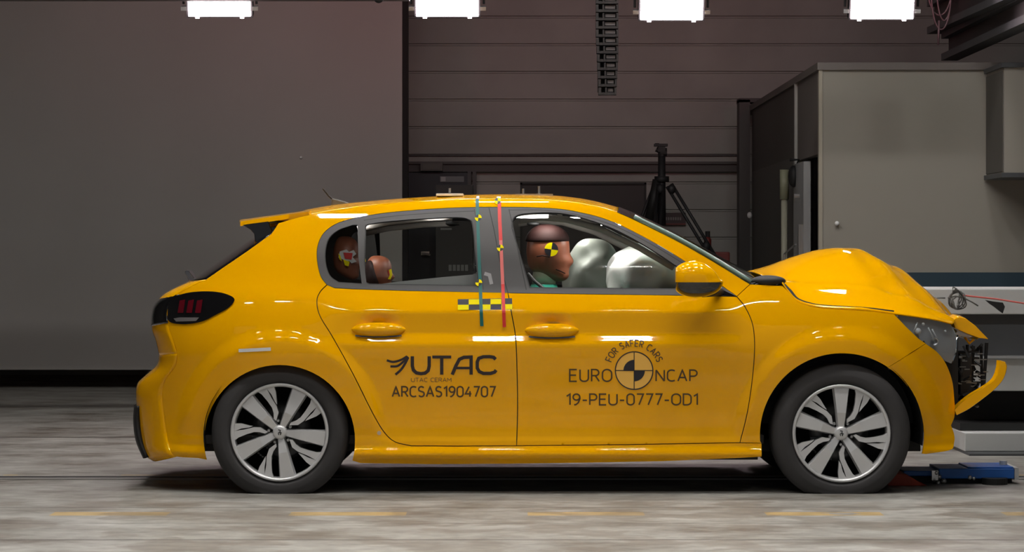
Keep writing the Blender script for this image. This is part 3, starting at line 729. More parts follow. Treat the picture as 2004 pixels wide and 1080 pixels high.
bodypair('rear_door', M['paint'], rear_door, gap=.0022, step=.010)
bodypair('front_door', M['paint'], front_door, gap=.0022, step=.010)
HEDGE = [(1532,559),(1545,572),(1562,590),(1598,601),(1650,605),(1700,608),(1750,614)]
fender = xz([(1442,580),(1468,556),(1500,557)])+xz(smooth(HEDGE))+xz([(1775,640),(1798,662),(1812,672)])+xz(ARCF)+xz([(1491,867)])+xz(L(FD_front))
bodypair('front_fender', M['paint'], fender, gap=.0022)
bump = xz([(1737,719),(1812,672)])+xz(smooth([(1812,672),(1835,689),(1852,712),(1864,745),(1868,780),(1869,812),(1862,832)]))+xz(smooth([(1862,832),(1868,850),(1868,866),(1860,881),(1812,889)]))+xz(arc(1648, 852, 160, -13, 56, 14))
bodypair('front_bumper_skin', M['paint'], bump, gap=.0018)
# dark backing under the seams and the window band
mb = MB()
for s in (L(RD_rear), DOORB_r+DOORB_f, L(DD), L(FD_front), L(HEDGE), [(1737,719),(1812,672)], [(1442,580),(1468,556)], DLO_bot): ribbon(mb, xz(s), .03, -.012)
mb.build('seam_seal', M['rubber'], car, smooth=True)
# window band with openings
QH = [(703,440),(690,440),(662,450),(643,467),(636,490),(637,517),(645,540),(662,553),(711,556)]
RH = [(714,441),(760,433),(830,427.5),(895,425),(917,429),(926,440),(931,490),(938,560),(722,557),(712,552)]
FH = [(1010,423),(1040,416),(1085,416),(1130,423),(1200,447),(1262,480),(1325,521),(1368,552),(1385,567),(1036,564),(1000,448)]
qh = xz(smooth(QH[1:-1], 4))+xz([QH[-1], QH[0]])
rh = xz(smooth([(714,455),(716,441),(732,436.5)]+RH[1:7], 4)+RH[7:]); fh = xz(smooth([(1001,447),(1002,432),(1012,421),(1040,416.5)]+FH[2:9], 4)+FH[9:-1])
band = TOP+BOT[1:-1]
skin_panel('window_surround', M['grey'], car, band, [qh, rh, fh], off=.001, flange=.03)
skin_panel('window_surround', M['rubber'], car, band, [qh, rh, fh], off=.001, flange=.03, mirror=True, step=.03)
mb = MB()
for h in (rh, fh): ribbon(mb, h, .010, -.004, closed=True)
ribbon(mb, qh, .007, -.004, closed=True)
mb.build('window_seal', M['rubber'], car, smooth=True)
mb = MB(); ribbon(mb, xz([(957,407),(967,450),(978,510),(989,555),(994,573)]), .0035, .0018); mb.build('door_gap', M['black'], car)
mb = MB()
ribbon(mb, xz([(996,409),(1003,440),(1030,567)]), .004, .0016); ribbon(mb, xz([(928,409),(934,440),(946,567)]), .003, .0016)
ribbon(mb, xz(smooth([(996,411),(1060,411),(1120,418),(1190,437),(1260,470),(1330,511),(1398,555)])), .003, .0016)
ribbon(mb, xz(smooth([(712,431),(760,424),(830,418),(900,414),(928,413)])), .003, .0016)
mb.build('frame_line', M['rubber'], car)
mb = MB(); ribbon(mb, xz([(704.5,437),(706,500),(713,557)]), .022, .003); mb.build('quarter_pillar', M['grey'], car)
for nm, h, gm in (('quarter_window', qh, 'glassd'), ('rear_side_window', rh, 'glass'), ('front_side_window', fh, 'glass')):
    skin_panel(nm, M[gm], car, h, off=-.008, flange=0, step=.03)
    skin_panel(nm, M[gm], car, h, off=-.008, flange=0, step=.04, mirror=True)
# roof, windscreen, rear end, hood
def pair(E, C, dc=None): return [S3(*e) for e in E], [P(c[0], c[1], YC) for c in C]
E, C = pair(RAIL[2:], [(600,411),(650,402.5),(700,396.5),(780,389.5),(880,383.5),(960,381),(1050,381.5),(1110,385.5),(1160,393.5),(1208,406)])
for e in E: e.y += .001
loft('roof', M['paint'], car, E, C, p=2.2, thick=.01)
E, C = pair(APIL, [(1208,405),(1252,422),(1332,462),(1402,500),(1478,542)])
loft('windscreen', M['screen'], car, E, C, p=2.2, thick=.0)
loft('windscreen_black_edge', M['gloss'], car, [E[0], E[0].lerp(E[1], .55)], [C[0], C[0].lerp(C[1], .55)], p=2.2, off=.001)
mb = MB()
for i in range(3): pass
E2 = [S3(*q) for q in smooth(APIL, 5)]
mb.tube([e+Vector((.006, .014, .012)) for e in E2[4:]], .010, 8); mb.build('windscreen_edge', mat('pale_teal_glass_edge', (.22, .33, .30), .2), car, smooth=True)  # pale teal colour holds the glass edge plus its painted reflection
E, C = pair([(531,457),(482,492),(435,524),(402,547)], [(500,470),(458,499),(417,527),(384,549)])
loft('tailgate_glass', M['gloss'], car, E, C, p=3.5, thick=.005)
E, C = pair([(402,547),(371,562),(349,575),(333,594),(327,616),(330,642),(339,667),(346,692)], [(386,550),(358,563),(336,576),(322,593),(316,614),(317,641),(325,662),(331,688)])
loft('tailgate', M['paint'], car, E, C, p=5, thick=.005)
E, C = pair([(346,692),(342,717),(324,742),(317,770),(319,800),(326,850),(334,884),(345,894)], [(331,688),(326,707),(300,730),(286,745),(284,775),(290,845),(303,878),(318,890)])
loft('rear_bumper', M['paint'], car, E, C, p=5, thick=.005)
# dark lower valance of the rear bumper
E, C = pair([(323,790),(321,820),(329,856),(339,884)], [(287,785),(285,815),(290,850),(305,882)])
loft('rear_valance', M['dark'], car, E, C, p=5, off=.016, t0=-.74, t1=.74, thick=.02)
# spoiler
def prof_px(pts, y): return [(P(u, v, y).x, P(u, v, y).z) for u, v in pts]
ys = YC-.60
top_e = prof_px([(603,414),(556,421),(471,434.5),(470,440),(530,431),(560,432),(606,421)], ys)
sp = MB(); n = 16; rows = []
for j in range(n+1):
    t = -1+2*j/n; y = YC+t*.60; dx = -.035*(1-abs(t)**3); dz = .020*(1-t*t)
    rows.append([(x+(dx if i in (2, 3) else 0), y, z+dz) for i, (x, z) in enumerate(top_e)])
v = [q for r in rows for q in r]; k = len(top_e)
f = [(a*k+i, a*k+(i+1) % k, (a+1)*k+(i+1) % k, (a+1)*k+i) for a in range(n) for i in range(k)]+[tuple(range(k)), tuple(n*k+i for i in range(k))[::-1]]
sp.add(v, f); sp.build('rear_spoiler', M['paint'], car, auto=35)
for s in (0, 1):
    ed = MB(); sg_ = 1 if s == 0 else -1; v = []
    for (u, v_) in ((471, 433.5), (500, 429), (530, 424.5), (556, 420.5), (566, 419)):
        for dd_, dy_ in ((0, -.002), (9, -.0100)):
            q = P(u, v_+dd_, ys); yq = q.y+dy_; v.append((q.x, yq if s == 0 else 2*YC-yq, q.z))
    ed.add(v, [(2*i, 2*i+1, 2*i+3, 2*i+2) for i in range(4)]); ed.build('spoiler_edge', M['paint'], car)
    fin = MB(); y0 = ys-.012 if s == 0 else 2*YC-ys-.03
    fin.prism(prof_px([(475,440),(526,433),(533,456),(500,476),(498,458),(490,449)], ys), y0, y0+.042)
    fin.build('spoiler_side_fin', M['gloss'], car, bevel=.003)
# tail lamp, seen as a black leaf wrapping round the corner
TL = smooth([(329,592),(349,578),(380,571),(418,570.5),(445,576),(459,586),(447,602),(420,617),(395,629),(365,634),(338,632),(328,625)])
tl = skin_panel('tail_lamp', M['gloss'], car, xz(TL), off=.006, flange=.012)
skin_panel('tail_lamp', M['gloss'], car, xz(TL), off=.006, flange=.012, mirror=True)
E, C = pair([(352,577),(333,592),(327,612),(329,632)], [(338,577),(322,593),(316,614),(317,634)])
loft('tail_lamp_strip', M['gloss'], car, E, C, p=5, off=.004, thick=.006)
for u in (352, 369, 386):
    skin_panel('red_light', M['redlens'], tl, xz([(u,588),(u+11,586),(u+7,612),(u-4,612)]), off=.008, flange=.004)
skin_panel('clear_strip', mat('smoky_clear_lens', (.16, .15, .15), .25), tl, xz([(340,623),(352,621),(390,621),(384,628),(345,629)]), off=.008, flange=.004)
wp = MB(); q = P(384, 549, YC)
wp.prism([(P(u, v, YC).x, P(u, v, YC).z) for u, v in ((364,532),(367,529),(373,530),(386,547),(380,553),(372,549))], YC-.06, YC+.06)
wp.build('rear_wiper_pivot', mat('chrome_dark', (.25, .25, .27), .15, .9), car, bevel=.003)
def hn(v, t):
    s = sstep(1.5, 1.75, v.x)*.006*(math.sin(34*v.x+6*t)+math.sin(27*v.x-9*t+1)*.7)
    b = .016*math.sin(7*s+2.2*t+.6)*math.cos(2.4*t+.3)+.010*math.sin(15*s-3*t)*(1-t*t)
    edge = (1-abs(t)**3); 
    return Vector((0, 0, (b*.3+s)*edge+.010*math.exp(-((abs(t)-.80)/.05)**2)*sstep(1.15, 1.3, v.x)))
E, C = pair([(1532,552),(1543,568),(1562,589),(1598,600),(1650,604),(1700,607),(1770,616),(1830,625),(1864,633)],
            [(1466,531),(1503,521),(1553,503),(1605,489),(1660,486),(1706,500),(1772,537),(1830,586),(1864,625)])
for e in E: e.y -= .0
hood = loft('hood', M['paint'], car, E, C, p=1.75, n=60, noise=hn, thick=.006, sub=8)
# dark scuttle below the lifted rear edge of the hood
cw = MB()
Ew = [S3(*q) for q in ((1468,556),(1500,559),(1534,560))]
cw.add([Ew[0][:], Ew[2][:], (Ew[2].x, 2*YC-Ew[2].y, Ew[2].z), (Ew[0].x, 2*YC-Ew[0].y, Ew[0].z)], [(0, 1, 2, 3)])
cw.build('scuttle_panel', M['black'], car)
p = S3(1505, 548); cv = MB(); cv.ell((p.x, p.y+.03, p.z-.005), (.080, .05, .027), 28, 14); cw_ = cv.build('scuttle_dark_hole', M['dark'], car, smooth=True)  # dark lump put in for the shaded hole under the hood edge
cv = MB()
for i in range(9):
    q = S3(1470+i*7, 553+math.sin(i*2.1)*3); cv.tube([q+Vector((0, .0, -.004)), q+Vector((.02, .01, .007*math.sin(i*3)))], .003, 6)
cv.build('broken_clip', M['wire'], car)
# headlamp
HL = xz([(1752,615),(1800,620),(1862,634)])+xz([(1874,660),(1872,690),(1864,712),(1850,706),(1832,686)])+xz([(1812,672),(1798,662),(1776,641)])
hb = skin_panel('headlamp', mat('lamp_grey', (.55, .55, .56), .4), car, HL, off=-.035, flange=.03)
skin_panel('lens', M['lens'], hb, HL, off=-.002, flange=.05)
skin_panel('headlamp', M['bdark'], car, HL, off=-.004, flange=.03, mirror=True)
for (u, v, r) in ((1829,668,.017),):
    q = S3(u, v); rf = MB(); rf.lathe([(.001, .0), (r*.6, -.003), (r, -.018), (r*1.08, -.018)], (q.x, q.y+.026, q.z), 24); rf.build('reflector', M['steel'], hb, smooth=True)
for u, v, r in ((1797,648,.017), (1808,634,.007), (1756,618,.007), (1851,648,.006), (1796,632,.004)):
    q = S3(u, v); MB().ell((q.x, q.y+.018, q.z), (r, .012, r*.9), 20, 12).build('bright_bulb', mat('bulb_white', (.9, .9, .9), .25), hb, smooth=True)
rm = MB()
for a, b in (((1825,644),(1838,668)), ((1817,641),(1829,664)), ((1795,634),(1790,647))):
    qa = S3(*a); qb = S3(*b); rm.tube([qa+Vector((0, .012, 0)), qb+Vector((0, .012, 0))], .0035, 8)
rm.build('bright_trim', M['white'], hb, smooth=True)
# broken nose
def fy(px, py, y): return P(px, py, y)
ht = MB(); fr_px = [(1862,626),(1876,620),(1890,622),(1912,637),(1940,663),(1920,661),(1895,653),(1868,642)]
pr = prof_px(fr_px, .35); n = 12; v = []; 
for j in range(n+1):
    t = -1+2*j/n; y = YC+t*.56; s = .9+.1*(1-t*t)
    for (x, z) in pr: v.append((pr[0][0]+(x-pr[0][0])*(s if t < 0 else s*.8), y, z+.02*(1-t*t)*math.sin(j)))
k = len(pr); f = [(a*k+i, a*k+(i+1) % k, (a+1)*k+(i+1) % k, (a+1)*k+i) for a in range(n) for i in range(k)]+[tuple(range(k)), tuple(n*k+i for i in range(k))[::-1]]
ht.add(v, f); ht.build('bumper_upper_fragment', M['paint'], car, bevel=.002, auto=40)
bs = MB(); outer = smooth([(1966,708),(1969,720),(1962,742),(1945,762),(1920,782),(1895,800),(1872,812)]); inner = smooth([(1957,706),(1955,722),(1947,742),(1928,757),(1903,772),(1882,788),(1868,802)])
pr = prof_px(outer+inner[::-1], .2); v = []; n = 14
for j in range(n+1):
    t = -1+2*j/n; y = .24+t*.045; bend = -.10*(abs(t)**3)*0
    for (x, z) in pr: v.append((x+.01*(1-t*t), y, z))
k = len(pr); f = [(a*k+i, a*k+(i+1) % k, (a+1)*k+(i+1) % k, (a+1)*k+i) for a in range(n) for i in range(k)]
mo = len(outer)
f += [(i, i+1, k-2-i, k-1-i) for i in range(mo-1)]+[(n*k+i, n*k+k-1-i, n*k+k-2-i, n*k+i+1) for i in range(mo-1)]
bs.add(v, f); bs.build('broken_bumper_strip', M['paint'], car, auto=40)
rnd = random.Random(3)
rs = MB()
a = P(1815, 820, .3); b = P(1875, 655, .3); rs.box((a.x, .30, a.z), (b.x, 1.47, b.z)); rs.build('radiator_core', M['black'], car)
rs = MB(); a = P(1872, 690, .45); b = P(1925, 790, .45)
rs.box((a.x, .35, b.z+.05), (a.x+.055, 1.4, a.z)); rs.box((a.x+.03, .45, b.z), (b.x-.03, 1.3, b.z+.10)); rs.build('crash_beam', M['dark'], car, bevel=.004)
gs = MB()
for i in range(9):
    v0 = 688+i*12; x0_ = 1868+3*i % 7
    p = P(x0_, v0, .42); q = P(1918+rnd.uniform(-8, 10)-i*1.2, v0+rnd.uniform(-5, 6), .42)
    gs.box((p.x, .40, p.z-.005), (q.x, .46, p.z+.003))
for u in (1893, 1905, 1920, 1931):
    p = P(u, 672+rnd.uniform(-6, 10), .41); q = P(u+rnd.uniform(-6, 8), 778-(u-1893)*.6, .41); gs.tube([p, q], .008, 6)
gs.build('grille_slats', M['dark'], car)
dbr = MB()
for i in range(34):
    u = rnd.uniform(1864, 1918); v_ = rnd.uniform(684, 800-(u-1862)*.5); y = rnd.uniform(.3, .6); p = P(u, v_, y); L_ = rnd.uniform(.02, .07)
    dr_ = Vector((rnd.uniform(-1, 1), rnd.uniform(-.5, .5), rnd.uniform(-1, 1))).normalized()*L_
    MB().tube([p, p+dr_], rnd.uniform(.004, .009), 5).build('broken_bracket', M['dark'], car)
dbr = MB()
for i in range(22):
    u = rnd.uniform(1868, 1925); v_ = rnd.uniform(690, 770); y = rnd.uniform(.28, .36); p = P(u, v_, y); L_ = rnd.uniform(.012, .035)
    dr_ = Vector((1, 0, rnd.uniform(-.25, .35))).normalized()*L_
    MB().box((p.x, p.y, p.z), (p.x+L_, p.y+.01, p.z+.004)).build('bright_shard', M['wire'], car)
for (u, v_) in ((1912,795),(1869,668),(1880,700)): p = P(u, v_, .3); MB().ell(p, (.010, .01, .006), 8, 6).build('bright_shard', M['wire'], car, smooth=True)
yb_ = MB(); p = P(1897, 666, .38); yb_.tube([P(1888, 660, .38), P(1897, 672, .38), P(1906, 664, .38)], .006, 8); yb_.build('yellow_bracket', M['paint'], car, smooth=True)
# ---- mirrors
def mirror(sg, par):
    yy = (lambda y: y) if sg > 0 else (lambda y: 2*YC-y)
    a = P(1360, 530, -.10)
    def shell(nm, z0, z1, m, sq):
        v = []; n = 30; mm = 14; cx_, cz_ = a.x+.0, P(0, 552, -.1).z
        for i in range(mm+1):
            t = i/mm; z = z0+(z1-z0)*t
            for k in range(n):
                an = 2*math.pi*k/n; c_, s_ = math.cos(an), math.sin(an)
                prof = math.sqrt(max(0, 1-abs((z-zc)/hz)**2.6)); rx = .102*prof; ry = .085*prof
                x = cx_+rx*(abs(c_)**.8)*(1 if c_ > 0 else -1)+(.0 if c_ < 0 else 0)
                y = -.105+ry*(abs(s_)**.8)*(1 if s_ > 0 else -1)
                # the glass side (towards the rear) is flattened
                if x > cx_: x = cx_+(x-cx_)*(1-.45*max(0, (z-zs)/(zt_-zs))**1.3)*(1.25 if z < zs+.01 else 1.12)
                x = max(x, cx_-.088)
                v.append((x, yy(y), z))
        f = [(i*n+k, i*n+(k+1) % n, (i+1)*n+(k+1) % n, (i+1)*n+k) for i in range(mm) for k in range(n)]
        f += [tuple(range(n)), tuple(mm*n+k for k in range(n))[::-1]]
        mb = MB(); mb.add(v, f); return mb.build(nm, m, par, smooth=False, auto=50)
    zt_ = P(0, 510, -.1).z; zb2 = P(0, 582, -.1).z; zc = (zt_+zb2)/2; hz = (zt_-zb2)/2; zs = P(0, 552, -.1).z
    shell('mirror_cap', zs, zt_, M['paint'], 1); shell('mirror_base', zb2, zs, M['gloss'], 1)
    arm = MB(); q0 = P(1375, 572, -.06); q1 = S3(1412, 572)
    arm.tube([(q0.x, yy(q0.y), q0.z), (q1.x, yy(q1.y+.01), q1.z)], .022, 12, r2=.017); arm.build('mirror_arm', M['dark'], par, smooth=True)
mirror(1, car); mirror(-1, car)
mb = MB(); skin_panel('mirror_triangle', M['gloss'], car, xz([(1345,535),(1440,579),(1388,576),(1345,574)]), off=.004, flange=.006)
# ---- handles
for (cx_, cy_) in ((741, 646), (1080, 648)):
    for sg in (1, -1):
        p = S3(cx_, cy_); hm = MB(); n = 28; mm = 16; v = []
        for i in range(n+1):
            t = -1+2*i/n; hw = .124; x = p.x+t*hw; hh = .034*(1-abs(t)**2.4)**.65+.001; bu = .034*(1-abs(t)**2.4)**.7+.004
            zc_ = p.z+.004*(t*t)
            for k in range(mm+1):
                an = -math.pi/2+math.pi*k/mm
                z = zc_+hh*math.sin(an); y = YC-W(x, p.z)-bu*math.cos(an)+.004
                v.append((x, y if sg > 0 else 2*YC-y, z))
        f = [(i*(mm+1)+k, (i+1)*(mm+1)+k, (i+1)*(mm+1)+k+1, i*(mm+1)+k+1) for i in range(n) for k in range(mm)]
        hm.add(v, f); h = hm.build('door_handle', M['paint'], car, smooth=True)
        if sg > 0:
            mb = MB(); ribbon(mb, [(p.x+.105*t/10, p.z-.024-.006*(1-(t/10)**2)) for t in range(-10, 11)], .007, .010); mb.build('handle_shade_strip', M['rubber'], h)  # dark strip painted in for the shade under the handle
# ---- lettering, decals
def stroke(mb, pts, w, off=.0016, sm=False):
    ribbon(mb, xz(smooth(pts) if sm else pts), w/432.7, off, step=.008)
ut = MB(); wd = 6.6
stroke(ut, [(807,697),(807,716),(809,724),(815,729.5),(824,731),(832,730),(838,725),(840,716),(840,697)], wd, sm=False)
stroke(ut, [(846,698.5),(883,698.5)], wd-.8); stroke(ut, [(864.5,698),(864.5,733)], wd)
stroke(ut, [(885,733),(892,716),(899,703),(908,699),(922,698.5),(922,733)], wd); stroke(ut, [(891,720),(922,720)], wd-1.6)
stroke(ut, [(970,703),(966,699),(958,697.8),(946,698),(937,701),(934,708),(934,720),(938,727),(946,730.5),(960,730.5),(968,728),(971,724)], wd)
ut.build('lettering', M['decal'], car)
sw = MB(); stroke(sw, [(757,705),(770,708),(785,704),(797,697)], 4.4, sm=True); stroke(sw, [(764,717),(778,716),(790,707),(799,698)], 4.4, sm=True); stroke(sw, [(774,733),(785,723),(793,711),(799,699)], 4.8, sm=True)
sw.build('swoosh_mark', M['decal'], car)
def _arc(cx, cy, rx, ry, a0, a1, n=14): return [(cx+rx*math.cos(math.radians(a0+(a1-a0)*i/n)), cy+ry*math.sin(math.radians(a0+(a1-a0)*i/n))) for i in range(n+1)]
def _o(w): r = w*.5; return [_arc(w-r, 1-r, r, r, 0, 90)+_arc(r, 1-r, r, r, 90, 180)+_arc(r, r, r, r, 180, 270)+_arc(w-r, r, r, r, 270, 360)+[(w, 1-r)]]
G = {'E': (.52, [[(.52, 1), (0, 1), (0, 0), (.52, 0)], [(0, .52), (.47, .52)]]), 'F': (.5, [[(.5, 1), (0, 1), (0, 0)], [(0, .5), (.45, .5)]]),
 'U': (.62, [[(0, 1), (0, .28)]+_arc(.28, .28, .28, .28, 180, 270)+_arc(.34, .28, .28, .28, 270, 360)+[(.62, 1)]]),
 'R': (.56, [[(0, 0), (0, 1), (.28, 1)]+_arc(.28, .74, .25, .26, 90, -90)+[(0, .48)], [(.27, .48), (.56, 0)]]),
 'P': (.54, [[(0, 0), (0, 1), (.28, 1)]+_arc(.28, .72, .26, .28, 90, -90)+[(0, .44)]]),
 'O': (.68, _o(.68)), '0': (.55, _o(.55)), 'N': (.62, [[(0, 0), (0, 1)], [(0, 1), (.62, 0)], [(.62, 0), (.62, 1)]]),
 'C': (.56, [[(.56, .94)]+_arc(.33, .68, .33, .32, 75, 180)+_arc(.33, .32, .33, .32, 180, 285)+[(.56, .06)]]),
 'A': (.66, [[(0, 0), (.33, 1), (.66, 0)], [(.12, .32), (.54, .32)]]), 'D': (.6, [[(0, 0), (0, 1), (.28, 1)]+_arc(.28, .68, .32, .32, 90, 0)+_arc(.28, .32, .32, .32, 0, -90)+[(0, 0)]]),
 'S': (.52, [[(.49, .9)]+_arc(.26, .75, .25, .25, 50, 220, 12)+_arc(.26, .26, .26, .26, 50, -140, 14)+[(.02, .1)]]),
 'T': (.56, [[(0, 1), (.56, 1)], [(.28, 1), (.28, 0)]]), 'M': (.7, [[(0, 0), (0, 1)], [(0, 1), (.35, .35)], [(.35, .35), (.7, 1)], [(.7, 1), (.7, 0)]]),
 '1': (.28, [[(0, .8), (.26, 1), (.26, 0)]]), '7': (.5, [[(0, 1), (.5, 1), (.16, 0)]]), '-': (.34, [[(0, .42), (.34, .42)]]),
 '9': (.52, [[(.08, .0), (.22, .02), (.40, .2), (.52, .55), (.52, .72)]+_arc(.26, .72, .26, .28, 0, 360, 18)]), '4': (.56, [[(.34, 1), (0, .28), (.56, .28)], [(.42, .55), (.42, 0)]]), ' ': (.28, [])}
def letters(s, x0, x1, yt, yb_, wpx, m, sp_=.2, name='lettering'):
    """monoline letters drawn as narrow strips on the bodywork, one object a line of writing"""
    tot = sum(G[c][0] for c in s)+sp_*(len(s)-1); k = (x1-x0)/tot; x = 0; mb = MB(); hw = wpx/2
    for c in s:
        w, st = G[c]
        for pl in st: stroke(mb, [(x0+(x+u)*k, yb_-hw-v*(yb_-yt-wpx)) for u, v in pl], wpx)
        x += w+sp_
    return mb.build(name, m, car)
letters('UTAC CERAM', 805, 883, 739, 747.5, 1.2, M['decalbr'])
letters('ARCSAS1904707', 768, 969, 755, 777.5, 3.1, M['decalm'], .22)
letters('EURO', 1115, 1197, 721.5, 747.5, 3.0, M['decalm'], .24)
letters('NCAP', 1284, 1364, 722.5, 747, 3.0, M['decalm'], .24)
letters('19-PEU-0777-OD1', 1109, 1365, 769.5, 793.5, 3.0, M['decalm'], .22)
s_ = 'FOR SAFER CARS'; cx_, cy_, rr = 1241, 725, 47.5
mb = MB(); tot = sum(G[c][0]+.28 for c in s_); acc = 0; hl_ = 12.5
for ch in s_:
    w, st = G[ch]
    for pl in st:
        pp_ = []
        for u, v in pl:
            an = math.radians(161-(acc+u+.14)/tot*142); r_ = rr+v*hl_; pp_.append((cx_+r_*math.cos(an), cy_-r_*math.sin(an)))
        stroke(mb, pp_, 1.9)
    acc += w+.28
mb.build('arc_lettering', M['decalm'], car)
def disc(cx, cy, r0, r1, a0, a1, m, off, name, par=car):
    mb = MB(); n = max(6, int(abs(a1-a0)/5)); v = []; f = []; K = 4
    for i in range(n+1):
        an = math.radians(a0+(a1-a0)*i/n)
        for k in range(K+1):
            r = r0+(r1-r0)*k/K; q = S3(cx+r*math.cos(an), cy-r*math.sin(an)); v.append((q.x, q.y-off, q.z))
    for i in range(n):
        for k in range(K): a = i*(K+1)+k; f.append((a, a+1, a+K+2, a+K+1))
    mb.add(v, f); return mb.build(name, m, par)
em = disc(1241, 725, .3, 37, 0, 360, M['peach'], .0016, 'target_emblem')
disc(1241, 725, 35.6, 37.8, 0, 360, M['decal'], .0022, 'ring', em)
disc(1241, 725, .3, 21, 90, 180, M['btape'], .0022, 'black_quadrant', em); disc(1241, 725, .3, 21, 270, 360, M['btape'], .0022, 'black_quadrant', em)
mb = MB(); stroke(mb, [(1204,725),(1278,725)], 1.7, .0026); stroke(mb, [(1241,688),(1241,762)], 1.7, .0026); mb.build('cross_line', M['decal'], em)
# checker tape
cb = skin_panel('checker_tape', M['btape'], car, xz([(896,585.5),(1002,583.5),(1003,605),(896,606.5)]), off=.002, flange=0, step=.01)
for r in range(2):
    for c in range(5):
        if (r+c) % 2:
            u0 = 896+c*21.3; v0 = 586+r*10.4-.3*c; skin_panel('yellow_check', M['ytape'], cb, xz([(u0,v0),(u0+21.3,v0-.3),(u0+21.3,v0+9.8),(u0,v0+10)]), off=.0032, flange=0, step=.012)
def strip(name, pts, w, m, off): mb = MB(); stroke(mb, pts, w, off); return mb.build(name, m, car)
strip('teal_tape', [(934,389),(935,430),(937,490),(940,560),(943,638)], 6.5, M['gtape'], .0042)
strip('red_tape', [(977,388),(978,430),(980,470)], 7, M['rtape'], .0042)
strip('pale_red_tape', [(980,470),(984,556)], 6.5, M['ptape'], .0042)
strip('red_tape', [(984,556),(987,640)], 6.5, M['rtape'], .0042)
for (u, v) in ((936, 426), (979, 485), (937, 553), (974, 393)):
    t_ = disc(u, v, .2, 6, 0, 360, M['btape'], .0052, 'target_dot')
    disc(u, v, .2, 6.6, -5, 85, M['ytape'], .006, 'yellow_quadrant', t_); disc(u, v, .2, 6.6, 175, 265, M['ytape'], .006, 'yellow_quadrant', t_)
strip('white_tab', [(932,385.5),(938,385.5)], 5, M['white'], .006); strip('white_tab', [(972,386),(980,386)], 4, M['white'], .006)
strip('white_label', [(467,686),(530,683)], 6.5, M['white'], .002)
strip('clear_sticker', [(948,535),(958,538),(962,556)], 7, mat('pale_sticker', (.28, .27, .27), .4), .002)
disc(742, 847, .2, 4, 0, 360, mat('sticker_round', (.6, .45, .3), .4), .002, 'round_sticker')
# roof hardware
rp = MB(); a = P(854, 384, .55); b = P(907, 377, .55); rp.box((a.x, .50, a.z), (b.x, .68, b.z-.005)); rp.build('roof_marker_plate', M['white'], car, bevel=.002)
c = P(880, 377, .58); MB().tube([c, P(880, 368, .58)], .006, 10).build('roof_pin', M['steel'], car)
a = P(1008, 384, .62); b = P(1082, 379.5, .62); MB().box((a.x, .60, a.z), (b.x, 1.1, b.z)).build('roof_marker_plate', mat('plate_grey', (.3, .28, .26), .5), car)
for u, v in ((1024, 369), (1055, 364)): MB().tube([P(u, 381, .66), P(u, v, .66)], .006, 10).tube([P(u, 381, .66), P(u, 379, .66)], .012, 10).build('roof_pin', M['steel'], car)
an = MB(); q = [P(u, v, YC) for u, v in ((648,403),(650,388),(660,390),(672,393),(682,397),(684,401))]
an.prism([(p.x, p.z) for p in q], YC-.03, YC+.03); o_ = an.build('antenna_base', M['wire'], car, bevel=.006)
MB().tube([P(652, 391, YC), P(643, 383, YC), P(632, 369, YC)], .004, 8).build('antenna_rod', M['dark'], car)
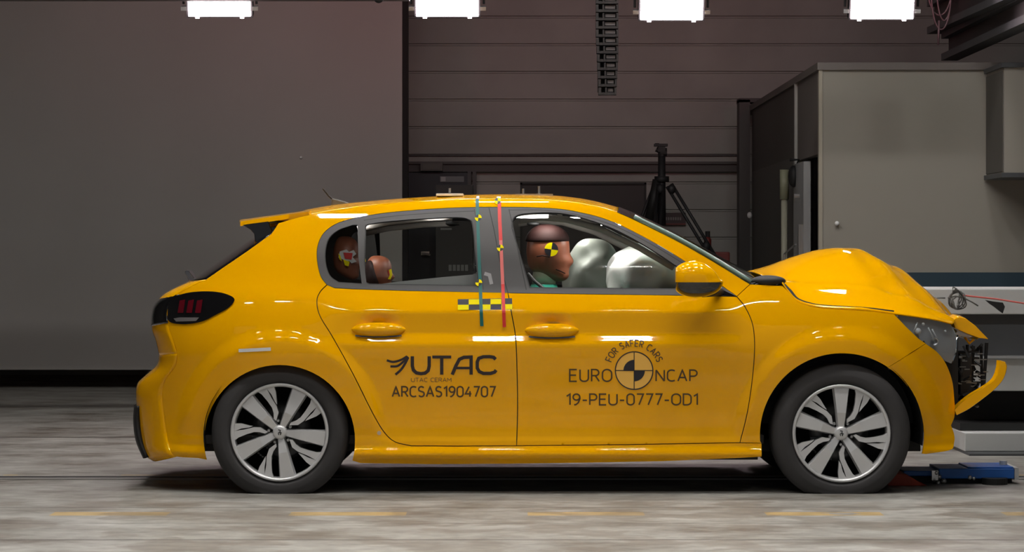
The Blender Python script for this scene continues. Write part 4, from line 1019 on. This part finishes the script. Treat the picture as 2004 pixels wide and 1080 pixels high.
# ---- wheels
def wheel(cx, cy, R, rot, far=False):
    yw = .03; c = P(cx, cy, yw); zc = c.z; xc = c.x
    sg = -1 if far else 1
    def fix(mb, flat=False):
        o = []
        for (x, y, z) in mb.v:
            z2 = z+zc
            if flat and z2 < .004: y += (-.006 if y < .06 else .006)*min(1, (.004-z2)/.03); z2 = .001
            yy = yw+y; o.append((xc+x, yy if sg > 0 else 2*YC-yy, z2))
        mb.v = o; return mb
    w = fix(MB().lathe([(.224, .03), (.215, .05), (.205, .19), (.001, .19)], (0, 0, 0), 64)).build('wheel', M['black'], car, smooth=True)
    k = R
    prof = [(.222, .022), (.226, .006), (.232, .000), (.236, -.004), (.240, -.006), (.245, -.0065), (.262, -.010), (.267, -.0085), (.285, -.006), (k-.016, .004), (k-.006, .014), (k-.002, .022)]
    for g in (.050, .085, .12, .155): prof += [(k, g-.008), (k-.0005, g-.003), (k-.008, g-.003), (k-.008, g+.003), (k, g+.003)]
    prof += [(k-.004, .185), (k-.02, .195), (.26, .20), (.222, .19)]
    fix(MB().lathe(prof, (0, 0, 0), 128), True).build('tyre', M['tyre'], w, auto=35)
    Rr = .2225
    fix(MB().lathe([(Rr, .026), (Rr+.001, .002), (Rr-.003, -.004), (Rr-.012, -.002), (Rr-.016, .012), (Rr-.018, .06)], (0, 0, 0), 96)).build('rim_ring', M['silver'], w, smooth=True)
    def rp(x, z, a): c_, s_ = math.cos(a), math.sin(a); return x*c_-z*s_, x*s_+z*c_
    for i in range(5):
        a = math.radians(rot+72*i)-math.pi/2
        m1 = MB(); prof_ = [(.12, .055, .016), (.42, .088, .001), (.93, .150, .006)]; v = []
        for (r, hw, y) in prof_:
            for s in (-1, 1): x, z = rp(s*hw*Rr, r*Rr, a); v.append((x, y, z))
        for (r, hw, y) in prof_:
            for s in (-1, 1): x, z = rp(s*(hw+.03)*Rr, r*Rr, a); v.append((x, y+.03, z))
        m1.add(v, [(0, 1, 3, 2), (2, 3, 5, 4), (0, 2, 8, 6), (2, 4, 10, 8), (1, 7, 9, 3), (3, 9, 11, 5)])
        fix(m1).build('spoke', M['silver'], w, bevel=0)
        a2 = a-math.radians(0)
        m2 = MB()
        A = [(.31,.88),(.32,.80),(.33,.60),(.315,.44),(.255,.34),(.11,.235),(.12,.285),(.205,.36),(.262,.455),(.275,.62),(.285,.80),(.26,.89)]
        A = [(.30,.90),(.325,.79),(.305,.60),(.285,.45),(.235,.34),(.11,.225),(.115,.28),(.195,.40),(.235,.50),(.262,.62),(.285,.78),(.275,.84)]
        A = [(.45,.86),(.45,.79),(.39,.62),(.34,.42),(.27,.295),(.115,.215),(.115,.28),(.195,.36),(.25,.46),(.28,.61),(.30,.80),(.28,.89)]
        B = [(.44,.86),(.60,.745),(.53,.62),(.45,.53),(.365,.43),(.38,.51),(.435,.66),(.45,.78)]
        T_ = [(.26,.93),(.30,.865),(.44,.83),(.60,.72),(.63,.70),(.655,.72),(.46,.86)]
        for Q, yo in ((A, .010), (B, .012), (T_, .008)):
            n = len(Q); v = []
            for yy in (yo, yo+.03):
                for (x, z) in Q: X, Z = rp(x*Rr, z*Rr, a); v.append((X, yy, Z))
            m2.add(v, [tuple(range(n))]+[(i_, (i_+1) % n, (i_+1) % n+n, i_+n) for i_ in range(n)])
        fix(m2).build('twin_spoke', M['silver'], w)
    fix(MB().lathe([(.001, .004), (.020, .0045), (.026, .006), (.031, .012), (.034, .03)], (0, 0, 0), 40)).build('hub_cap', M['silver'], w, smooth=True)
    e = MB()
    for pts in (((-.006,.012),(.004,.010),(.002,.002),(.010,-.004)), ((.002,.002),(-.006,-.003),(-.004,-.012)), ((.003,-.002),(.005,-.012))):
        e.tube([(x, .003, z) for x, z in pts], .0022, 6)
    fix(e).build('hub_emblem', M['dark'], w)
    fix(MB().lathe([(.05, .10), (.135, .10), (.135, .115), (.05, .115)], (0, 0, 0), 48, close=True)).build('brake_disc', mat('brake_iron', (.10, .10, .10), .4, .8), w, smooth=True)
    b = MB(); 
    for i in range(8):
        an = math.radians(200+i*6); b.box((.12*math.cos(an)-.02, .07, .12*math.sin(an)-.02), (.12*math.cos(an)+.02, .13, .12*math.sin(an)+.02))
    fix(b).build('brake_caliper', M['bdark'], w)
    bl = MB()
    for i in range(5): an = math.radians(rot+72*i+36); bl.ell((.052*math.cos(an), .03, .052*math.sin(an)), (.008, .01, .008), 10, 6)
    fix(bl).build('wheel_bolts', M['steel'], w)
    return c
for far in (False, True):
    wheel(547, 846, .312, -8, far); wheel(1647, 848, .317, 18, far)
# wheel wells and underbody
for (xc, zc, r) in ((XR, .265, .345), (XF, .275, .372)):
    for s in (0, 1):
        mb = MB(); n = 40; v = []; ya, yb2 = (.035, .34) if s == 0 else (2*YC-.34, 2*YC-.035)
        for i in range(n+1):
            a = math.radians(-9+198*i/n)
            for y in (ya, yb2): v.append((xc+r*math.cos(a), y, max(.13, zc+r*math.sin(a))))
        yw_ = yb2 if s == 0 else ya
        v.append((xc, yw_, zc)); kk = len(v)-1
        f = [(2*i, 2*i+2, 2*i+3, 2*i+1) for i in range(n)]+[(2*i+(1 if s == 0 else 0), 2*i+2+(1 if s == 0 else 0), kk) for i in range(n)]
        mb.add(v, f); mb.build('wheel_arch_liner', M['dark'], car, smooth=False)
ub = MB(); ub.box((-1.45, .34, .17), (1.9, 2*YC-.34, .30)); ub.box((-.70, .09, .15), (1.12, 2*YC-.09, .24)); ub.build('underbody', M['black'], car)
MB().tube([(XR, .2, .275), (XR, 2*YC-.2, .275)], .03).tube([(XF, .2, .275), (XF, 2*YC-.2, .275)], .02).build('axle', M['dark'], car)
# ---- cabin interior
skin_panel('c_pillar_trim', M['inter'], car, xz([(570,570),(540,450),(640,424),(706,420),(706,436),(660,450),(640,478),(638,520),(660,552),(706,560),(706,580),(600,585)]), surf=lambda x, z: W(x, z)-.035, step=.04, flange=0, mirror=True)
it = MB()
it.box((-1.40, .12, .22), (1.15, 2*YC-.12, .26)); it.box((1.0, .14, .26), (1.05, 2*YC-.14, .86)); it.box((-1.36, .30, .26), (-1.32, 2*YC-.30, .90))
it.build('cabin_floor', M['inter'], car)
trim = [(668,574),(990,580),(1420,588),(1448,640),(1440,840),(820,850),(700,700)]
trimU = lambda x, z: W(x, z)-.055
skin_panel('door_trim', M['inter'], car, xz(trim), surf=trimU, step=.05, flange=0); 
skin_panel('door_trim', mat('door_trim_pale', (.26, .25, .24), .7), car, xz([(668,566),(990,572),(1420,582),(1448,640),(1440,840),(820,850),(700,700)]), surf=trimU, step=.05, flange=0, mirror=True)
# pale far side curtain bag hanging above the far sill
cbp = [(P(u, v, 1.58).x, P(u, v, 1.58).z) for u, v in ((728,556),(800,546),(880,538),(950,532),(955,575),(728,575))]
skin_panel('door_ledge', mat('ledge_pale', (.45, .45, .45), .6), car, cbp, surf=lambda x, z: W(x, z)-.10, step=.05, flange=.03)
hl = MB(); n = 18; xs_ = [-1.10+1.58*i/n for i in range(n+1)]; v = []
for x in xs_:
    zc_ = 1.335-.05*((x+.05)/1.0)**2-(0.03*sstep(.2, .5, x))
    for j in range(13):
        t = -1+j/6; v.append((x, YC+t*.60, zc_-.045*t*t-.012))
f = [(i*13+j, i*13+j+1, (i+1)*13+j+1, (i+1)*13+j) for i in range(n) for j in range(12)]
hl.add(v, f); hl.build('headliner', M['liner'], car, smooth=True)
def rail_tube(nm, pts, r, m): return MB().tube([Vector(p) for p in pts], r, 12).build(nm, m, car, smooth=True)
for s in (0, 1):
    g = [S3(u, v) for u, v in ((1016,432),(1060,425),(1110,429),(1180,449),(1250,483),(1320,524))]
    g = [Vector((q.x, q.y+.06 if s == 0 else 2*YC-q.y-.06, q.z)) for q in g]
    rail_tube('pillar_trim', g, .015, M['liner'])
    y_ = .42 if s == 0 else 1.36; g = [P(u, v+(0 if s else -12), y_) for u, v in ((700,460),(760,447),(830,440),(885,437))]
    rail_tube('roof_side_trim', g, .014, M['liner'])
# B pillar inner, C pillar inner
for s in (0, 1):
    for (u0, u1) in ((938, 1000),):
        a = S3(u0+10, 430); b = S3(u1+5, 560); c_ = S3(u0+18, 560); d_ = S3(u1-20 if u1 > 900 else u1, 430)
        pts = [a, d_, b, c_]; 
        fl = (lambda q: (q.x, q.y+.05 if s == 0 else 2*YC-q.y-.05, q.z))
        mb = MB(); v = [fl(q) for q in pts]+[tuple(Vector(fl(q))+Vector((0, .03 if s == 0 else -.03, 0))) for q in pts]
        mb.add(v, [(0, 1, 2, 3), (7, 6, 5, 4), (0, 4, 5, 1), (1, 5, 6, 2), (2, 6, 7, 3), (3, 7, 4, 0)]); mb.build('pillar_trim', M['inter'], car)
gh = MB(); q = P(885, 440, .5); gh.ell((q.x, .5, q.z+.005), (.03, .02, .012), 14, 8); gh.tube([(q.x-.03, .48, q.z+.01), (q.x+.035, .48, q.z+.004)], .008); gh.build('grab_handle', M['dark'], car, smooth=True)
q = P(1043, 438, .45); MB().ell((q.x, .45, q.z), (.03, .02, .010), 14, 8).build('grab_handle', M['dark'], car, smooth=True)
def seat(x, y, far_h):
    s = MB(); 
    s.box((x-.05, y-.24, .38), (x+.48, y+.24, .52)); s.build('seat_cushion', M['inter'], car, bevel=.04)
    s = MB(); v = []; 
    for (z, xo) in ((.50, 0), (.70, -.04), (.90, -.09), (1.0, -.115)):
        for (dx, dy) in ((-.10, -.23), (.04, -.23), (.04, .23), (-.10, .23)): v.append((x+xo+dx, y+dy*(1 if z < .95 else .85), z))
    f = [(4*i+k, 4*i+(k+1) % 4, 4*i+4+(k+1) % 4, 4*i+4+k) for i in range(3) for k in range(4)]+[(3, 2, 1, 0), (12, 13, 14, 15)]
    s.add(v, f); s.build('seat_back', M['inter'], car, bevel=.03)
    s = MB(); s.box((x-.20, y-.12, 1.0), (x-.12, y+.12, far_h)); s.build('headrest', M['dark'], car, bevel=.02)
seat(.02, .50, 1.13); seat(.02, 2*YC-.50, 1.13)
rb = MB(); rb.box((-1.05, .35, .40), (-.45, 2*YC-.35, .54)); rb.build('rear_bench', M['inter'], car, bevel=.03)
rb = MB(); rb.box((-1.12, .35, .50), (-.98, 2*YC-.35, .93)); rb.build('rear_seat_back', M['inter'], car, bevel=.03)
dh = MB(); dh.box((.80, .18, .60), (1.06, 2*YC-.18, .90)); dh.build('dashboard', M['inter'], car, bevel=.04)
MB().lathe([(.17, 0), (.18, .012), (.19, 0), (.18, -.012)], (0, 0, 0), 40, axis='z', close=True)
st_ = MB(); R_ = Matrix.Translation((.62, 2*YC-.52, .86)) @ Matrix.Rotation(math.radians(-65), 4, 'Y')
st_.lathe([(.165, 0), (.18, .014), (.195, 0), (.18, -.014)], (0, 0, 0), 40, axis='z', close=True); st_.v = [tuple(R_ @ Vector(v)) for v in st_.v]
st_.build('steering_wheel', M['dark'], car, smooth=True)
# small unseen lamps added under the headliner to brighten the cabin
for (x, y, z, E_) in ((.16, .36, 1.265, CABIN_FILL), (.46, .36, 1.225, CABIN_FILL), (.30, 1.15, 1.27, CABIN_FILL), (-.10, 1.05, 1.29, CABIN_FILL*.9), (-.74, .40, 1.235, CABIN_FILL*.7), (-.35, .40, 1.265, CABIN_FILL*.5)):
    ob_ = MB().box((x-.05, y-.04, z), (x+.05, y+.04, z+.02)).build('added_cabin_lamp', M['dark'], car)
    lm = bpy.data.materials.new('added_lamp_glow'); lm.use_nodes = True; b_ = lm.node_tree.nodes['Principled BSDF']; b_.inputs['Emission Color'].default_value = (1, .97, .93, 1); b_.inputs['Emission Strength'].default_value = E_
    MB().box((x-.045, y-.035, z-.004), (x+.045, y+.035, z)).build('lamp_face', lm, ob_)
# airbags
def blob(nm, c, r, m, wr, seed, sq=1.0):
    bm = bmesh.new(); bmesh.ops.create_icosphere(bm, subdivisions=5, radius=1)
    rr = random.Random(seed); ph = [(Vector((rr.uniform(-1, 1), rr.uniform(-1, 1), rr.uniform(-1, 1))).normalized(), rr.uniform(3, 9), rr.uniform(0, 6)) for _ in range(9)]
    for v in bm.verts:
        n_ = v.co.normalized(); d_ = 1+sum(math.sin(n_.dot(a)*k+p_)*wr/k for a, k, p_ in ph)*1.5
        q = Vector([abs(t)**sq*(1 if t > 0 else -1) for t in n_]); v.co = Vector((q.x*r[0], q.y*r[1], q.z*r[2]))*d_+Vector(c)
    for f_ in bm.faces: f_.smooth = True
    me = bpy.data.meshes.new(nm); bm.to_mesh(me); bm.free(); return link(nm, me, m, car)
q = P(1258, 541, .48); blob('passenger_airbag', (q.x, .50, q.z), (.175, .20, .160), M['bag'], .16, 5, .9)
q = P(1160, 545, 1.25); blob('driver_airbag', (q.x, 1.25, q.z), (.14, .24, .185), M['bagd'], .12, 11, .85)
# ---- dummies
def head(name, parent, px0, px1, pyt, pyb, y, hw, mt, cap=None, slices=None):
    """head facing +x built from horizontal slices; fractions of the head box in photo pixels"""
    sl = slices or [(.00,.32,.55,.10),(.02,.22,.68,.35),(.08,.12,.85,.62),(.18,.05,.95,.85),(.32,.01,.985,.98),(.42,.0,.99,1.0),(.50,.0,.985,.99),(.57,.01,1.0,.97),(.63,.02,1.035,.95),(.68,.03,1.02,.92),(.74,.06,.98,.88),(.79,.10,.985,.84),(.83,.16,.965,.81),(.88,.25,.985,.76),(.94,.42,.95,.66),(.98,.58,.88,.50),(1.0,.66,.80,.35)]
    mb = MB(); n = 36; v = []
    for i, (f, a, b, w) in enumerate(sl):
        z = P(0, pyt+(pyb-pyt)*f, y).z; xa = P(px0+(px1-px0)*a, 0, y).x; xb = P(px0+(px1-px0)*b, 0, y).x; xm = (xa+xb)/2; hx = (xb-xa)/2
        for k in range(n):
            t = 2*math.pi*k/n; c_, s_ = math.cos(t), math.sin(t)
            hxx = hx
            yv = hw*w*abs(s_)**.9*(1 if s_ > 0 else -1)
            x = xm+hxx*c_
            # nose: only near the middle line
            if .55 < f < .72 and c_ > .85: x += .010*(c_-.85)/.15
            # eye sockets
            if .44 < f < .56 and c_ > .5 and .25 < abs(s_) < .75: x -= .006
            v.append((x, y+yv, z))
    m_ = len(sl); f_ = [(i*n+k, i*n+(k+1) % n, (i+1)*n+(k+1) % n, (i+1)*n+k) for i in range(m_-1) for k in range(n)]+[tuple(range(n)), tuple((m_-1)*n+k for k in range(n))[::-1]]
    mb.add(v, f_); o = mb.build(name, mt, parent, smooth=True)
    s = o.modifiers.new('sub', 'SUBSURF'); s.levels = 1; s.render_levels = 1
    return o
def body_skin(name, joints, edges, mt, parent):
    me = bpy.data.meshes.new(name); me.from_pydata([j[0] for j in joints], edges, []); o = link(name, me, mt, parent)
    o.modifiers.new('skin', 'SKIN'); 
    sv = me.skin_vertices[0].data if me.skin_vertices else None
    if sv is None:
        bm = bmesh.new(); bm.from_mesh(me); bm.verts.layers.skin.verify(); bm.to_mesh(me); bm.free(); sv = me.skin_vertices[0].data
    for k, j in enumerate(joints): sv[k].radius = (j[1], j[1]); sv[k].use_root = (k == 0)
    s = o.modifiers.new('sub', 'SUBSURF'); s.levels = 2; s.render_levels = 2
    return o
def dummy_body(name, x, y, zs, sc_, mt, par, zhead, nx):
    j = []; S_ = sc_
    def A(dx, dy, dz, r): j.append(((x+dx*S_, y+dy*S_, zs+dz*S_), r*S_)); return len(j)-1
    E_ = []
    pel = A(.05, 0, .02, .14); ch = A(.0, 0, .26, .13); nb = A(0, 0, .42, .10); E_ += [(pel, ch), (ch, nb)]
    for s in (-1, 1):
        hp = A(.08, s*.09, .0, .09); kn = A(.47, s*.11, .08, .065); an = A(.58, s*.11, -.26, .045); to = A(.72, s*.11, -.28, .035); E_ += [(pel, hp), (hp, kn), (kn, an), (an, to)]
        sh = A(.0, s*.17, .39, .06); el = A(.14, s*.20, .16, .045); wr = A(.36, s*.15, .14, .033); E_ += [(nb, sh), (sh, el), (el, wr)]
        pm = A(.43, s*.15, .14, .030); E_ += [(wr, pm)]
        for q in range(4): f1 = A(.50, s*(.125+.018*q), .135, .009); E_ += [(pm, f1)]
        th = A(.45, s*.115, .16, .010); E_ += [(pm, th)]
    return body_skin(name, j, E_, mt, par)
dd = thing('crash_test_dummy', 'brown crash test dummy in a teal shirt with a yellow and black temple target', 'crash test dummy', (.05, .46, .52))
dy = .46
head('head', dd, 1030, 1116, 441, 551, dy, .078, M['skin'])
capo = head('skull_cap', dd, 1027, 1117, 438.5, 520, dy, .083, M['cap'], slices=[(.0,.36,.58,.15),(.04,.24,.72,.42),(.12,.13,.85,.68),(.22,.06,.93,.85),(.32,.02,.965,.94),(.36,.01,.975,.96),(.42,.005,.965,.965),(.425,.03,.94,.93)])
# seam and mouth
sm_ = MB(); sm_.tube([P(1050, 502, dy-.080), P(1062, 500, dy-.081), P(1076, 503, dy-.080)], .003, 6); sm_.tube([P(1088, 527, dy-.066), P(1098, 531, dy-.060), P(1106, 535, dy-.05)], .0028, 6).build('mouth_seam', M['cap'], dd, smooth=True)
ear = MB(); e_ = P(1068, 505, dy-.08); ear.ell(e_, (.011, .008, .02), 14, 10); 
tg = P(1079, 488, dy-.0835)
def flat_target(par, c, r, nm='target_sticker'):
    for k in range(4):
        v = [c[:]]; n = 8
        for i in range(n+1): a = math.radians(k*90+90*i/n-8); v.append((c.x+r*math.cos(a), c.y+abs(math.cos(a))*r*.06, c.z+r*math.sin(a)))
        MB().add(v, [(0, i+1, i+2) for i in range(n)]).build(nm, M['ytape'] if k % 2 else M['btape'], par)
flat_target(dd, tg, .032)
nk = MB(); q = P(1066, 546, dy); nk.tube([(q.x, dy, q.z+.06), (q.x-.005, dy, q.z-.035)], .052, 24, r2=.057); nk.build('neck_collar', mat('cream_neck_shield', (.75, .68, .52), .7), dd, smooth=True)
dummy_body('body', .06, dy, .53, .86, M['teal'], dd, 0, 0)
tb = MB(); q = P(1060, 557, dy); v = []; n = 28
for (z, rx, ry) in ((q.z-.12, .11, .20), (q.z-.03, .085, .17), (q.z-.012, .066, .10), (q.z+.002, .060, .066)):
    for k in range(n): a = 2*math.pi*k/n; v.append((q.x+.01+rx*math.cos(a), dy+ry*math.sin(a), z))
tb.add(v, [(i*n+k, i*n+(k+1) % n, (i+1)*n+(k+1) % n, (i+1)*n+k) for i in range(3) for k in range(n)]); tb.build('shirt_collar', M['teal'], dd, smooth=True)
MB().tube([P(1034, 536, dy-.10), P(1046, 550, dy-.14), P(1062, 563, dy-.17), P(1075, 590, dy-.15)], .008, 8).build('seat_belt', M['rubber'], car)
# driver dummy beyond (mostly behind the near one)
# rear seat dummies
r1 = thing('crash_test_dummy', 'crash test dummy daubed red, yellow and white, behind the small rear quarter window', 'crash test dummy', (-.85, 1.05, .56))
ry = .80
head('head', r1, 652, 704, 462, 548, ry, .065, M['skin'])
pt = MB()
def patch(pts, mt_, par, y): 
    v = [P(u, w, y) for u, w in pts]; mb = MB(); mb.prism([(p.x, p.z) for p in v], y, y+.004); mb.build('paint_patch', mt_, par)
yf = ry-.069
patch([(665,492),(678,488),(683,493),(692,489),(697,497),(690,503),(698,512),(688,515),(683,510),(674,516),(672,508),(662,504)], M['white'], r1, yf)
patch([(672,494),(690,495),(688,508),(675,506)], M['rtape'], r1, yf-.005)
patch([(672,508),(684,512),(682,521),(675,519)], M['ytape'], r1, yf-.006)
patch([(662,496),(666,500),(669,511),(664,507)], M['ytape'], r1, yf-.006)
patch([(708,501),(714,499),(716,512),(711,514)], M['ytape'], r1, yf-.01)
dummy_body('body', -.86, ry, .56, .68, M['inter'], r1, 0, 0)
r2 = thing('crash_test_dummy', 'small orange brown crash test dummy low in the rear side window', 'crash test dummy', (-.70, .72, .55))
y2 = .52
head('head', r2, 716, 767, 500, 566, y2, .062, M['skin'])
head('hood_cap', r2, 712, 752, 507, 568, y2-.004, .064, M['cap'], slices=[(.0,.3,.5,.3),(.1,.1,.6,.8),(.3,.02,.75,.95),(.6,0,.88,.98),(.9,.05,.95,.9),(1,.1,.98,.8)])
patch([(751,534),(758,530),(764,528),(767,537),(762,545),(755,545)], M['rtape'], r2, y2-.04)
patch([(761,528),(766,526),(768,538),(764,547),(759,546),(763,538)], M['ytape'], r2, y2-.045)
dummy_body('body', -.68, y2, .53, .6, M['inter'], r2, 0, 0)
